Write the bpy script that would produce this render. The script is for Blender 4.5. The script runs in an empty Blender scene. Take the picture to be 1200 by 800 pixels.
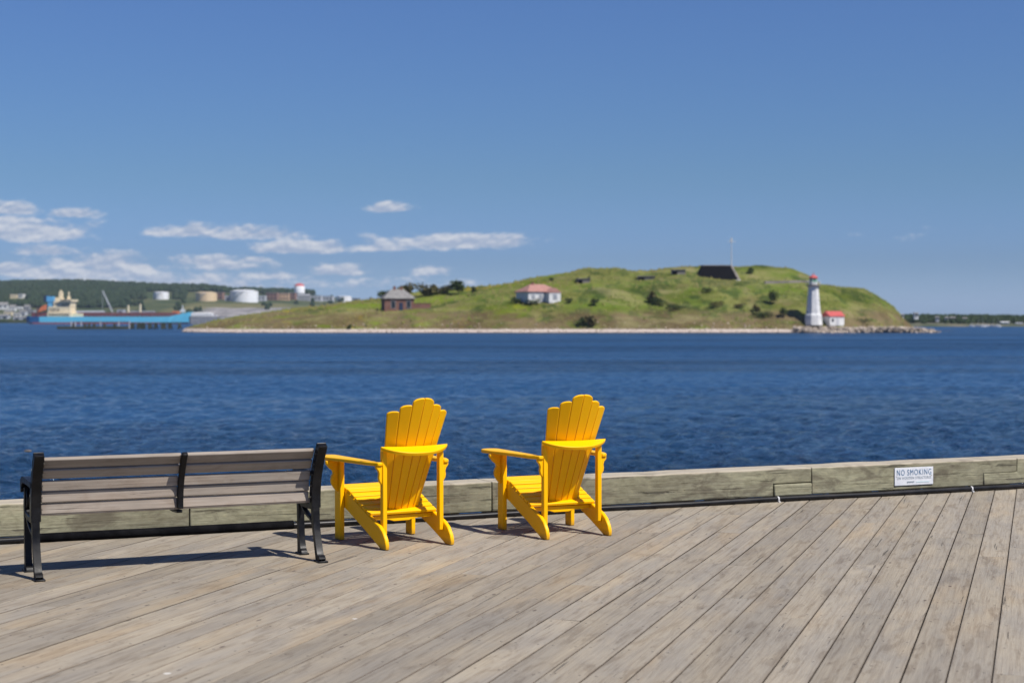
import bpy, math, random
import numpy as np
from mathutils import Vector, Matrix

SC = bpy.context.scene
COL = SC.collection
R = math.radians
random.seed(7)
RNG = np.random.default_rng(11)

# ------------------------------------------------------------------ camera, sky, sun, exposure
CAM_H = 1.6            # eye height above the boardwalk
FPX = 1900.0           # focal length in pixels of the 1200 px wide photograph
HORIZON = 374.0
cam_d = bpy.data.cameras.new('camera')
cam = bpy.data.objects.new('camera', cam_d)
COL.objects.link(cam)
cam.location = (0, 0, CAM_H)
cam.rotation_euler = (R(90) - math.atan((400 - HORIZON) / FPX), 0, 0)
cam_d.sensor_width = 36
cam_d.lens = 36 * FPX / 1200
cam_d.clip_start = 0.1
cam_d.clip_end = 30000
cam_d.dof.use_dof = True
cam_d.dof.focus_distance = 11.6
cam_d.dof.aperture_fstop = 2.7
SC.camera = cam

SUN_EL, SUN_AZ = R(53), R(125)      # azimuth clockwise from +Y: behind the camera, to its right
EXPOSURE = 0.25
SC.view_settings.view_transform = 'Standard'
SC.view_settings.look = 'None'
SC.view_settings.exposure = EXPOSURE
SC.view_settings.gamma = 1
SC.view_settings.use_curve_mapping = False

sun_d = bpy.data.lights.new('sun', 'SUN')
sun_d.energy = 5.0
sun_d.angle = R(0.5)
sun_d.color = (1.0, 0.95, 0.88)
sun = bpy.data.objects.new('sun', sun_d)
COL.objects.link(sun)
sdir = Vector((math.cos(SUN_EL) * math.sin(SUN_AZ), math.cos(SUN_EL) * math.cos(SUN_AZ), math.sin(SUN_EL)))
sun.rotation_euler = sdir.to_track_quat('Z', 'Y').to_euler()
sun.location = (20, -20, 40)

SC.render.engine = 'CYCLES'
SC.cycles.use_denoising = True
SC.cycles.max_bounces = 6
SC.cycles.sample_clamp_indirect = 6
SC.cycles.volume_bounces = 0


class N:
    """small node-tree writer"""
    def __init__(s, tree):
        s.t = tree
        s.nodes = tree.nodes
        s.links = tree.links

    def new(s, kind, **kw):
        n = s.nodes.new(kind)
        for k, v in kw.items():
            setattr(n, k, v)
        return n

    def put(s, sock, v):
        if isinstance(v, bpy.types.NodeSocket):
            s.links.new(v, sock)
        elif v is not None:
            if sock.type == 'RGBA' and len(v) == 3:
                v = (*v, 1)
            sock.default_value = v

    def math(s, op, a, b=None, c=None, clamp=False):
        n = s.new('ShaderNodeMath', operation=op, use_clamp=clamp)
        s.put(n.inputs[0], a)
        if b is not None: s.put(n.inputs[1], b)
        if c is not None: s.put(n.inputs[2], c)
        return n.outputs[0]

    def step(s, x, a, b, lo=0.0, hi=1.0, smooth=True):
        n = s.new('ShaderNodeMapRange', interpolation_type='SMOOTHSTEP' if smooth else 'LINEAR')
        s.put(n.inputs['Value'], x)
        s.put(n.inputs['From Min'], a); s.put(n.inputs['From Max'], b)
        s.put(n.inputs['To Min'], lo); s.put(n.inputs['To Max'], hi)
        return n.outputs[0]

    def mix(s, f, a, b, blend='MIX'):
        n = s.new('ShaderNodeMix', data_type='RGBA', blend_type=blend)
        s.put(n.inputs[0], f); s.put(n.inputs[6], a); s.put(n.inputs[7], b)
        return n.outputs[2]

    def noise(s, vec, scale, detail=4, rough=0.55, dist=0.0):
        n = s.new('ShaderNodeTexNoise')
        s.put(n.inputs['Vector'], vec)
        n.inputs['Scale'].default_value = scale
        n.inputs['Detail'].default_value = detail
        n.inputs['Roughness'].default_value = rough
        n.inputs['Distortion'].default_value = dist
        return n.outputs['Fac']

    def voronoi(s, vec, scale, feature='F1'):
        n = s.new('ShaderNodeTexVoronoi', feature=feature)
        s.put(n.inputs['Vector'], vec)
        n.inputs['Scale'].default_value = scale
        return n

    def scale(s, vec, sc, loc=(0, 0, 0)):
        n = s.new('ShaderNodeMapping')
        s.put(n.inputs['Vector'], vec)
        n.inputs['Scale'].default_value = sc
        n.inputs['Location'].default_value = loc
        return n.outputs[0]

    def bump(s, h, strength, dist, normal=None):
        n = s.new('ShaderNodeBump')
        s.put(n.inputs['Height'], h)
        s.put(n.inputs['Strength'], strength)
        s.put(n.inputs['Distance'], dist)
        if normal is not None: s.put(n.inputs['Normal'], normal)
        return n.outputs[0]


# ---- world: Nishita sky with a few low fair-weather clouds at infinity
world = bpy.data.worlds.new('World')
SC.world = world
world.use_nodes = True
w = N(world.node_tree)
w.nodes.clear()
sky = w.new('ShaderNodeTexSky', sky_type='NISHITA')
sky.sun_disc = False
sky.sun_elevation = SUN_EL
sky.sun_rotation = SUN_AZ
sky.altitude = 0
sky.air_density = 1.0
sky.dust_density = 0.6
sky.ozone_density = 2.5
tc = w.new('ShaderNodeTexCoord')
sep = w.new('ShaderNodeSeparateXYZ')
w.put(sep.inputs[0], tc.outputs['Generated'])
az = w.math('MULTIPLY', w.math('ARCTAN2', sep.outputs[0], sep.outputs[1]), FPX)        # in 1/1900 rad
el = w.math('MULTIPLY', w.math('ARCSINE', sep.outputs[2]), FPX)
cv = w.new('ShaderNodeCombineXYZ')
w.put(cv.inputs[0], w.math('MULTIPLY', az, 0.030)); w.put(cv.inputs[1], w.math('MULTIPLY', el, 0.066)); cv.inputs[2].default_value = 3.7
nz = w.noise(cv.outputs[0], 1.0, 7, 0.58)
cv2 = w.new('ShaderNodeVectorMath', operation='ADD')
w.put(cv2.inputs[0], cv.outputs[0]); cv2.inputs[1].default_value = (0.08, 0.30, 0)
nz_up = w.noise(cv2.outputs[0], 1.0, 4, 0.6)
CLOUDS = [  # azimuth, elevation (1/1900 rad), half width, half height, weight
    (-578, 126, 52, 11, 1), (-500, 123, 34, 7, .85), (-560, 101, 95, 15, 1.0), (-530, 80, 40, 7, .75), (-578, 58, 45, 9, 1.0), (-480, 55, 80, 14, .9),
    (-435, 62, 34, 10, 1.0), (-385, 104, 48, 9, .9), (-300, 102, 70, 10, .9), (-244, 86, 62, 10, 1.1), (-355, 70, 45, 9, .75), (-300, 73, 22, 4, .9),
    (-200, 60, 36, 9, .95), (-280, 54, 45, 7, .8), (-143, 133, 31, 7, .95), (-70, 93, 105, 12, 1.1), (-150, 87, 55, 7, .7), (-95, 60, 36, 9, .7),
    (-590, 112, 60, 12, 1.0), (-540, 56, 60, 10, .9), (-330, 66, 60, 10, .6), (-100, 45, 60, 8, .35), (-420, 44, 210, 13, .72), (-470, 66, 70, 12, .9), (445, 98, 28, 3, .08)]
M = None
for a, e, hw, hh, wt in CLOUDS:
    dx = w.math('MULTIPLY', w.math('SUBTRACT', az, float(a)), 1.0 / hw)
    dy = w.math('MULTIPLY', w.math('SUBTRACT', el, float(e - 5)), 1.0 / (hh * 1.15))
    dy = w.math('MAXIMUM', dy, w.math('MULTIPLY', dy, -2.0))
    m = w.math('SUBTRACT', 1.0, w.math('SQRT', w.math('ADD', w.math('MULTIPLY', dx, dx), w.math('MULTIPLY', dy, dy))))
    m = w.math('MULTIPLY', w.math('ADD', m, 0.25), float(wt))
    M = m if M is None else w.math('MAXIMUM', M, m)
dens = w.step(w.math('ADD', M, w.math('MULTIPLY', w.math('SUBTRACT', nz, 0.5), 2.2)), 0.03, 0.72)
front = w.step(sep.outputs[1], 0.2, 0.4)
dens = w.math('MULTIPLY', w.math('MULTIPLY', dens, front), 0.84)
lit = w.step(w.math('SUBTRACT', nz, nz_up), -0.14, 0.2)
ccol = w.mix(lit, (4.5, 5.3, 7.0), (8.4, 8.5, 9.0))
ramp = w.new('ShaderNodeValToRGB')          # a clear, polarised-looking blue sky: colour balance by elevation
cr = ramp.color_ramp
cr.interpolation = 'EASE'
while len(cr.elements) < 4: cr.elements.new(0.5)
for e_, (p_, c_) in zip(cr.elements, ((0.0, (.37, .52, .93)), (.18, (.24, .345, .62)), (.42, (.235, .335, .505)), (1.0, (.25, .345, .537)))):
    e_.position = p_; e_.color = (*c_, 1)
w.put(ramp.inputs[0], w.step(el, 0, 415, 0, 1, False))
skyc = w.mix(1.0, sky.outputs[0], ramp.outputs[0], 'MULTIPLY')
skyc = w.mix(1.0, skyc, (2, 2, 2), 'MULTIPLY')
bg = w.new('ShaderNodeBackground')
w.put(bg.inputs['Color'], w.mix(dens, skyc, ccol))
bg.inputs['Strength'].default_value = 0.071
wo = w.new('ShaderNodeOutputWorld')
w.links.new(bg.outputs[0], wo.inputs[0])


# ------------------------------------------------------------------ helpers
def material(name, fn=None, color=(.5, .5, .5), rough=.6, metal=0.0, spec=0.5):
    m = bpy.data.materials.new(name)
    m.use_nodes = True
    n = N(m.node_tree)
    b = m.node_tree.nodes['Principled BSDF']
    b.inputs['Base Color'].default_value = (*color, 1)
    b.inputs['Roughness'].default_value = rough
    b.inputs['Metallic'].default_value = metal
    b.inputs['Specular IOR Level'].default_value = spec
    if fn: fn(n, b)
    return m


class MB:
    """collects faces; build() links them as ONE mesh object"""
    def __init__(s):
        s.v, s.f = [], []

    def add(s, verts, faces):
        o = len(s.v)
        s.v += [tuple(p) for p in verts]
        s.f += [tuple(i + o for i in f) for f in faces]
        return s

    def box(s, c, d, mat=None):
        x, y, z = d[0] / 2, d[1] / 2, d[2] / 2
        vs = [Vector((i * x, j * y, k * z)) for i in (-1, 1) for j in (-1, 1) for k in (-1, 1)]
        if mat is not None: vs = [mat @ p for p in vs]
        vs = [p + Vector(c) for p in vs]
        return s.add(vs, [(0, 1, 3, 2), (4, 6, 7, 5), (0, 4, 5, 1), (2, 3, 7, 6), (0, 2, 6, 4), (1, 5, 7, 3)])

    def prism(s, poly, fa, fb):
        """poly: 2-D outline; fa / fb map an outline point to the 3-D points of the two caps"""
        n = len(poly)
        vs = [fa(p) for p in poly] + [fb(p) for p in poly]
        fs = [tuple(range(n)), tuple(range(2 * n - 1, n - 1, -1))]
        fs += [(i, n + i, n + (i + 1) % n, (i + 1) % n) for i in range(n)]
        return s.add(vs, fs)

    def plate(s, poly, axis, a, b):
        """outline extruded along x, y or z between a and b"""
        m = {'x': lambda t: (lambda p: (t, p[0], p[1])), 'y': lambda t: (lambda p: (p[0], t, p[1])), 'z': lambda t: (lambda p: (p[0], p[1], t))}[axis]
        return s.prism(poly, m(a), m(b))

    def lathe(s, prof, c=(0, 0, 0), n=24, phase=0.0, cap=True):
        o = len(s.v)
        for r, z in prof:
            for k in range(n):
                a = phase + 2 * math.pi * k / n
                s.v.append((c[0] + r * math.cos(a), c[1] + r * math.sin(a), c[2] + z))
        for i in range(len(prof) - 1):
            for k in range(n):
                s.f.append((o + i * n + k, o + i * n + (k + 1) % n, o + (i + 1) * n + (k + 1) % n, o + (i + 1) * n + k))
        if cap:
            s.f.append(tuple(o + k for k in range(n - 1, -1, -1)))
            s.f.append(tuple(o + (len(prof) - 1) * n + k for k in range(n)))
        return s

    def tube(s, pts, r, n=8):
        pts = [Vector(p) for p in pts]
        o = len(s.v)
        rr = r if isinstance(r, (list, tuple)) else [r] * len(pts)
        for i, p in enumerate(pts):
            t = (pts[min(i + 1, len(pts) - 1)] - pts[max(i - 1, 0)]).normalized()
            u = t.cross(Vector((0, 0, 1)))
            if u.length < 1e-3: u = Vector((1, 0, 0))
            u.normalize()
            v = u.cross(t)
            for k in range(n):
                a = 2 * math.pi * k / n
                s.v.append(tuple(p + (u * math.cos(a) + v * math.sin(a)) * rr[i]))
        for i in range(len(pts) - 1):
            for k in range(n):
                s.f.append((o + i * n + k, o + i * n + (k + 1) % n, o + (i + 1) * n + (k + 1) % n, o + (i + 1) * n + k))
        s.f.append(tuple(o + k for k in range(n - 1, -1, -1)))
        s.f.append(tuple(o + (len(pts) - 1) * n + k for k in range(n)))
        return s

    def build(s, name, mat, parent=None, loc=(0, 0, 0), rz=0.0, bevel=0.0, smooth=False, seg=2):
        me = bpy.data.meshes.new(name)
        me.from_pydata(s.v, [], s.f)
        me.update()
        import bmesh
        bm = bmesh.new(); bm.from_mesh(me)
        bmesh.ops.recalc_face_normals(bm, faces=bm.faces)
        bm.to_mesh(me); bm.free()
        me.materials.append(mat)
        o = bpy.data.objects.new(name, me)
        COL.objects.link(o)
        o.location = loc
        o.rotation_euler = (0, 0, rz)
        if parent: o.parent = parent
        if bevel:
            b = o.modifiers.new('edge', 'BEVEL')
            b.width = bevel; b.segments = seg; b.limit_method = 'ANGLE'; b.angle_limit = R(35)
            b.harden_normals = False
        if smooth or bevel:
            me.polygons.foreach_set('use_smooth', [True] * len(me.polygons))
            me.set_sharp_from_angle(angle=R(40))
        return o


def tag(o, label=None, cat=None, group=None, kind=None):
    if label: o['label'] = label
    if cat: o['category'] = cat
    if group: o['group'] = group
    if kind: o['kind'] = kind
    return o


def thing(name, label, cat, loc=(0, 0, 0), rz=0.0, group=None):
    o = bpy.data.objects.new(name, None)
    COL.objects.link(o)
    o.location = loc
    o.rotation_euler = (0, 0, rz)
    return tag(o, label, cat, group)


def copy_tree(o, parent=None):
    c = o.copy()
    COL.objects.link(c)
    c.parent = parent
    for ch in list(o.children):
        copy_tree(ch, c)
    return c


def strip(path):
    """outline of a bar of varying width along a path of (a, b, width)"""
    L, Rr = [], []
    n = len(path)
    for i in range(n):
        p0, p1 = path[max(i - 1, 0)], path[min(i + 1, n - 1)]
        tx, ty = p1[0] - p0[0], p1[1] - p0[1]
        l = math.hypot(tx, ty)
        nx, ny = -ty / l, tx / l
        h = path[i][2] / 2
        L.append((path[i][0] + nx * h, path[i][1] + ny * h))
        Rr.append((path[i][0] - nx * h, path[i][1] - ny * h))
    return L + Rr[::-1]


def smooth_path(pts, k=6):
    """Catmull-Rom through points of any dimension"""
    out = []
    P = [np.array(p, float) for p in pts]
    for i in range(len(P) - 1):
        a, b, c, d = P[max(i - 1, 0)], P[i], P[i + 1], P[min(i + 2, len(P) - 1)]
        for j in range(k):
            t = j / k
            out.append(tuple(.5 * (2 * b + (c - a) * t + (2 * a - 5 * b + 4 * c - d) * t * t + (3 * b - a - 3 * c + d) * t ** 3)))
    out.append(tuple(P[-1]))
    return out


def grid_mesh(name, X, Y, Z, mat, smooth=True):
    r, c = X.shape
    me = bpy.data.meshes.new(name)
    co = np.stack([X, Y, Z], -1).reshape(-1, 3).astype(np.float32)
    i = np.arange(r * c).reshape(r, c)
    q = np.stack([i[:-1, :-1], i[:-1, 1:], i[1:, 1:], i[1:, :-1]], -1).reshape(-1, 4).astype(np.int32)
    me.vertices.add(len(co)); me.vertices.foreach_set('co', co.ravel())
    me.loops.add(q.size); me.loops.foreach_set('vertex_index', q.ravel())
    me.polygons.add(len(q)); me.polygons.foreach_set('loop_start', np.arange(0, q.size, 4, dtype=np.int32))
    me.polygons.foreach_set('use_smooth', np.full(len(q), smooth))
    me.update(calc_edges=True)
    me.materials.append(mat)
    o = bpy.data.objects.new(name, me)
    COL.objects.link(o)
    return o


def vnoise(x, y, seed=0):
    x = np.asarray(x, float); y = np.asarray(y, float)
    xi, yi = np.floor(x).astype(np.int64), np.floor(y).astype(np.int64)
    fx, fy = x - xi, y - yi
    fx, fy = fx * fx * (3 - 2 * fx), fy * fy * (3 - 2 * fy)

    def h(a, b):
        k = (a * 374761393 + b * 668265263 + seed * 974711) & 0xffffffff
        k = ((k ^ (k >> 13)) * 1274126177) & 0xffffffff
        return ((k ^ (k >> 16)) & 0xffff) / 65535.0
    return (h(xi, yi) * (1 - fx) + h(xi + 1, yi) * fx) * (1 - fy) + (h(xi, yi + 1) * (1 - fx) + h(xi + 1, yi + 1) * fx) * fy


def fbm(x, y, seed=0, o=4):
    s, a = 0, .5
    for k in range(o):
        s = s + a * (vnoise(x * 2 ** k, y * 2 ** k, seed + k) - .5)
        a *= .5
    return s


# ------------------------------------------------------------------ boardwalk geometry (metres, world axes)
EDGE0 = Vector((-3.62, 11.47))                 # a point on the line of the pipe
EANG = R(24.3)
E = Vector((math.cos(EANG), math.sin(EANG)))   # along the kerb
EN = Vector((-E.y, E.x))                       # out to sea
WATER = -2.4
PLANK = R(18.0)                                # plank direction, clockwise from +Y
PD = Vector((math.sin(PLANK), math.cos(PLANK)))
PP = Vector((math.cos(PLANK), -math.sin(PLANK)))


# ------------------------------------------------------------------ materials
def wood_fn(n, b, uv, rnd, tones, grain=1.0, crack_t=.66, crack=1.0, bump=.5):
    g = n.noise(n.scale(uv, (1.6, 55, 55)), 1.0, 6, .62, .35)
    g2 = n.noise(n.scale(uv, (5, 170, 170)), 1.0, 3, .6)
    blot = n.noise(n.scale(uv, (.9, 3.5, 3.5)), 1.0, 4, .6, .5)
    c = n.mix(n.step(blot, .32, .68), tones[0], tones[1])
    c = n.mix(n.math('MULTIPLY', n.step(n.noise(n.scale(uv, (.5, 2.2, 2.2), (7, 3, 1)), 1.0, 3, .6), .52, .72), .75), c, tones[2])
    c = n.mix(n.math('MULTIPLY', n.step(g, .40, .70), .40 * grain), c, n.mix(1.0, c, (.62, .56, .52), 'MULTIPLY'))
    c = n.mix(n.math('MULTIPLY', n.step(g2, .45, .75), .22 * grain), c, n.mix(1.0, c, (.6, .56, .52), 'MULTIPLY'))
    ck = n.step(n.noise(n.scale(uv, (.9, 26, 26), (3, 9, 5)), 1.0, 5, .6, .6), crack_t, crack_t + .04)
    c = n.mix(n.math('MULTIPLY', ck, .6 * crack), c, (.055, .048, .04))
    if rnd is not None:
        f = n.step(rnd, 0, 1, .84, 1.10, False)
        cc = n.new('ShaderNodeCombineColor')
        for k in range(3): n.put(cc.inputs[k], f)
        c = n.mix(1.0, c, cc.outputs[0], 'MULTIPLY')
    n.put(b.inputs['Base Color'], c)
    h = n.math('ADD', n.math('MULTIPLY', g, .6), n.math('SUBTRACT', n.math('MULTIPLY', g2, .35), n.math('MULTIPLY', ck, .9)))
    n.put(b.inputs['Normal'], n.bump(h, bump, .006))
    return c


def deck_fn(n, b):
    uvn = n.new('ShaderNodeUVMap', uv_map='UVMap').outputs[0]
    uv2 = n.new('ShaderNodeUVMap', uv_map='board').outputs[0]
    rnd = n.new('ShaderNodeAttribute', attribute_name='tone').outputs['Fac']
    c = wood_fn(n, b, uvn, rnd, ((.335, .287, .213), (.276, .246, .200), (.368, .288, .186)), 1.2, crack=1.15, bump=.8)
    pos = n.new('ShaderNodeNewGeometry').outputs['Position']
    # large patches of greyer and browner weathering across many boards
    big = n.noise(pos, .55, 3, .6)
    c = n.mix(n.math('MULTIPLY', n.step(big, .38, .62), .45), c, n.mix(1.0, c, (.86, .89, .95), 'MULTIPLY'))
    big2 = n.noise(n.scale(pos, (1, 1, 1), (9, 4, 0)), .9, 4, .65)
    c = n.mix(n.math('MULTIPLY', n.step(big2, .55, .75), .5), c, n.mix(1.0, c, (.72, .70, .68), 'MULTIPLY'))
    # scuffs, dirt specks, knots
    sp = n.voronoi(n.scale(uvn, (3, 8, 1)), 1.0)
    k = n.step(n.math('ADD', sp.outputs['Distance'], n.math('MULTIPLY', n.math('SUBTRACT', n.noise(uvn, 60, 3), .5), .08)), .05, .10, 1, 0)
    sel = n.step(n.math('FRACT', n.math('MULTIPLY', sp.outputs['Color'], 7.3)), .60, .62)
    gl = n.noise(n.scale(uvn, (2.2, 14, 1), (4, 4, 0)), 1.0, 6, .72, .8)
    c = n.mix(n.math('MULTIPLY', n.step(gl, .50, .64), .6), c, n.mix(1.0, c, (.62, .57, .52), 'MULTIPLY'))
    c = n.mix(n.math('MULTIPLY', n.step(gl, .46, .34), .35), c, n.mix(1.0, c, (1.25, 1.22, 1.18), 'MULTIPLY'))
    c = n.mix(n.math('MULTIPLY', n.math('MULTIPLY', k, sel), .8), c, (.07, .05, .04))
    dirt = n.step(n.noise(pos, 34, 5, .75), .60, .70)
    dirt = n.math('MULTIPLY', dirt, n.step(n.noise(pos, 1.7, 4, .65), .42, .60))
    c = n.mix(n.math('MULTIPLY', dirt, .8), c, (.09, .07, .055))
    sp2 = n.voronoi(n.scale(pos, (1, 1, 1), (3, 3, 0)), 2.3)
    k2 = n.math('MULTIPLY', n.step(sp2.outputs['Distance'], .03, .05, 1, 0), n.step(n.math('FRACT', n.math('MULTIPLY', sp2.outputs['Color'], 5.1)), .8, .82))
    c = n.mix(n.math('MULTIPLY', k2, .7), c, (.62, .60, .55))
    # grimy, splintered arrises
    s3 = n.new('ShaderNodeSeparateXYZ'); n.put(s3.inputs[0], uv2)
    ar = n.math('ADD', n.math('ABSOLUTE', s3.outputs[1]), n.math('MULTIPLY', n.math('SUBTRACT', n.noise(n.scale(uvn, (9, 9, 1)), 1.0, 4, .7), .5), .012))
    c = n.mix(n.math('MULTIPLY', n.step(ar, .0865, .0935), .62), c, (.105, .080, .058))
    # nail heads in pairs along the hidden joists
    s2 = n.new('ShaderNodeSeparateXYZ'); n.put(s2.inputs[0], uv2)
    du = n.math('ABSOLUTE', n.math('SUBTRACT', n.math('FRACT', n.math('MULTIPLY', s2.outputs[0], 1 / .61)), .5))
    du = n.math('MULTIPLY', du, .61)
    dv = n.math('ABSOLUTE', n.math('SUBTRACT', n.math('ABSOLUTE', s2.outputs[1]), .058))
    dd = n.math('SQRT', n.math('ADD', n.math('MULTIPLY', du, du), n.math('MULTIPLY', dv, dv)))
    c = n.mix(n.math('MULTIPLY', n.step(dd, .005, .008, 1, 0), .85), c, (.05, .038, .032))
    n.put(b.inputs['Base Color'], c)
    b.inputs['Roughness'].default_value = .82
    b.inputs['Specular IOR Level'].default_value = .3


def curb_fn(n, b):
    oc = n.new('ShaderNodeTexCoord').outputs['Object']
    oi = n.new('ShaderNodeObjectInfo')
    add = n.new('ShaderNodeVectorMath', operation='ADD')
    cb = n.new('ShaderNodeCombineXYZ'); n.put(cb.inputs[0], n.math('MULTIPLY', oi.outputs['Random'], 40))
    n.put(add.inputs[0], oc); n.put(add.inputs[1], cb.outputs[0])
    uv = add.outputs[0]
    c = wood_fn(n, b, uv, None, ((.310, .300, .200), (.240, .228, .160), (.330, .290, .205)), 1.1, crack=1.1, bump=1.0, crack_t=.60)
    # grey weathered bloom and dark streaks
    mo = n.noise(n.scale(uv, (9, 14, 22), (1, 5, 0)), 1.0, 5, .7, .4)
    c = n.mix(n.math('MULTIPLY', n.step(mo, .44, .64), .5), c, n.mix(1.0, c, (.52, .50, .45), 'MULTIPLY'))
    c = n.mix(n.math('MULTIPLY', n.step(mo, .46, .32), .5), c, n.mix(1.0, c, (1.35, 1.32, 1.22), 'MULTIPLY'))
    lo = n.noise(n.scale(uv, (.55, .5, 1.2), (21, 0, 0)), 1.0, 4, .6)
    c = n.mix(n.math('MULTIPLY', n.step(lo, .44, .60), .5), c, n.mix(1.0, c, (.62, .60, .58), 'MULTIPLY'))
    st = n.noise(n.scale(uv, (2.6, 1.5, 5.5), (2, 0, 0)), 1.0, 5, .65, .7)
    c = n.mix(n.math('MULTIPLY', n.step(st, .50, .66), .75), c, (.100, .085, .060))
    rs = n.step(n.noise(n.scale(uv, (1.3, 1, 3), (12, 0, 0)), 1.0, 4, .6), .62, .74)
    c = n.mix(n.math('MULTIPLY', rs, .55), c, (.24, .17, .10))
    # sawtooth tooling marks on the sawn face
    # bleached, foot-worn upper arris
    so = n.new('ShaderNodeSeparateXYZ'); n.put(so.inputs[0], oc)
    hz = n.math('ADD', so.outputs[2], n.math('MULTIPLY', n.math('SUBTRACT', n.noise(n.scale(uv, (3, 8, 8)), 1.0, 4, .6), .5), .05))
    c = n.mix(n.math('MULTIPLY', n.step(hz, .220, .240), .85), c, n.mix(n.step(st, .5, .7), (.43, .375, .29), (.25, .215, .165)))
    n.put(b.inputs['Base Color'], c)
    b.inputs['Roughness'].default_value = .85
    b.inputs['Specular IOR Level'].default_value = .3


def benchwood_fn(n, b):
    oc = n.new('ShaderNodeTexCoord').outputs['Object']
    s = n.new('ShaderNodeSeparateXYZ'); n.put(s.inputs[0], oc)
    cb = n.new('ShaderNodeCombineXYZ')
    n.put(cb.inputs[0], n.math('ADD', s.outputs[0], n.math('MULTIPLY', n.math('FLOOR', n.math('MULTIPLY', n.math('SUBTRACT', s.outputs[2], .383), 1 / .0745)), 3.7)))
    n.put(cb.inputs[1], s.outputs[1]); n.put(cb.inputs[2], s.outputs[2])
    c = wood_fn(n, b, cb.outputs[0], None, ((.350, .303, .255), (.265, .235, .200), (.365, .292, .230)), 1.1, crack=.7, bump=.5)
    wn = n.new('ShaderNodeTexWhiteNoise', noise_dimensions='2D')
    cb2 = n.new('ShaderNodeCombineXYZ')
    n.put(cb2.inputs[0], n.math('FLOOR', n.math('MULTIPLY', n.math('SUBTRACT', s.outputs[2], .383), 1 / .0745))); n.put(cb2.inputs[1], n.math('SIGN', s.outputs[0]))
    n.put(wn.inputs['Vector'], cb2.outputs[0])
    c = n.mix(n.math('MULTIPLY', wn.outputs['Value'], .5), c, n.mix(1.0, c, (.74, .69, .64), 'MULTIPLY'))
    bl = n.noise(n.scale(cb.outputs[0], (4, 12, 12), (3, 0, 0)), 1.0, 5, .68, .5)
    c = n.mix(n.math('MULTIPLY', n.step(bl, .50, .68), .5), c, n.mix(1.0, c, (.66, .60, .55), 'MULTIPLY'))
    n.put(b.inputs['Base Color'], c)
    b.inputs['Roughness'].default_value = .7


def yellow_fn(n, b):
    oc = n.new('ShaderNodeTexCoord').outputs['Object']
    v = n.noise(oc, 3, 3, .5)
    c = n.mix(n.step(v, .3, .7), (.88, .445, .0), (.92, .48, .0))
    sc = n.step(n.noise(n.scale(oc, (3, 3, 3)), 9, 5, .7), .66, .74)
    c = n.mix(n.math('MULTIPLY', sc, .25), c, (.60, .30, .02))
    n.put(b.inputs['Base Color'], c)
    b.inputs['Roughness'].default_value = .40
    b.inputs['Specular IOR Level'].default_value = .18
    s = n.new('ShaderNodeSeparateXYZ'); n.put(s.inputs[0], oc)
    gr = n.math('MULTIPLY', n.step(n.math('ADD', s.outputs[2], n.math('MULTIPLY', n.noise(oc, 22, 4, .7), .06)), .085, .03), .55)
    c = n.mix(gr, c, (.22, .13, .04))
    wr = n.step(n.noise(n.scale(oc, (6, 6, 2.5)), 3.0, 6, .75), .60, .72)
    c = n.mix(n.math('MULTIPLY', wr, .22), c, (.55, .26, .01))
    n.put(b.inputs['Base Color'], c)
    g = n.noise(n.scale(oc, (40, 40, 10)), 1.0, 4, .6)
    n.put(b.inputs['Normal'], n.bump(g, .12, .003))


def iron_fn(n, b):
    oc = n.new('ShaderNodeTexCoord').outputs['Object']
    v = n.noise(oc, 14, 4, .6)
    n.put(b.inputs['Base Color'], n.mix(n.step(v, .35, .75), (.0035, .0035, .0045), (.011, .0105, .011)))
    n.put(b.inputs['Roughness'], n.step(v, .3, .7, .34, .5))
    b.inputs['Specular IOR Level'].default_value = .22
    n.put(b.inputs['Normal'], n.bump(n.noise(oc, 90, 3, .6), .15, .002))


def water_fn(n, b):
    geo = n.new('ShaderNodeNewGeometry').outputs['Position']
    r1 = n.noise(n.scale(geo, (2.0, 3.0, 1)), 1.0, 5, .62, .5)
    r2 = n.noise(n.scale(geo, (.35, .8, 1)), 1.0, 4, .6, .4)
    gust = n.noise(n.scale(geo, (.006, .035, 1)), 1.0, 4, .6, .5)
    gust2 = n.noise(n.scale(geo, (.02, .12, 1), (5, 5, 0)), 1.0, 3, .6)
    stren = n.math('ADD', n.step(gust, .36, .64, .30, 1.15), n.math('MULTIPLY', n.math('SUBTRACT', gust2, .5), .9))
    r3 = n.noise(n.scale(geo, (.07, .30, 1), (3, 8, 0)), 1.0, 5, .62, .3)
    n0 = n.bump(r3, n.math('MULTIPLY', stren, .8), 1.6)
    n1 = n.bump(r2, n.math('MULTIPLY', stren, 1.0), .95, n0)
    n.put(b.inputs['Normal'], n.bump(r1, n.math('MULTIPLY', stren, 1.0), .75, n1))
    n.put(b.inputs['Base Color'], (.016, .058, .136))
    # calmer in the lee of the pier, wind-roughened out in the open harbour
    sp = n.new('ShaderNodeSeparateXYZ'); n.put(sp.inputs[0], geo)
    n.put(b.inputs['Roughness'], n.math('ADD', n.step(sp.outputs[1], 45, 230, .10, .33), n.math('MULTIPLY', n.math('SUBTRACT', gust2, .5), .12)))
    n.put(b.inputs['Specular IOR Level'], n.step(sp.outputs[1], 60, 260, .5, .27))
    b.inputs['IOR'].default_value = 1.33


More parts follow.
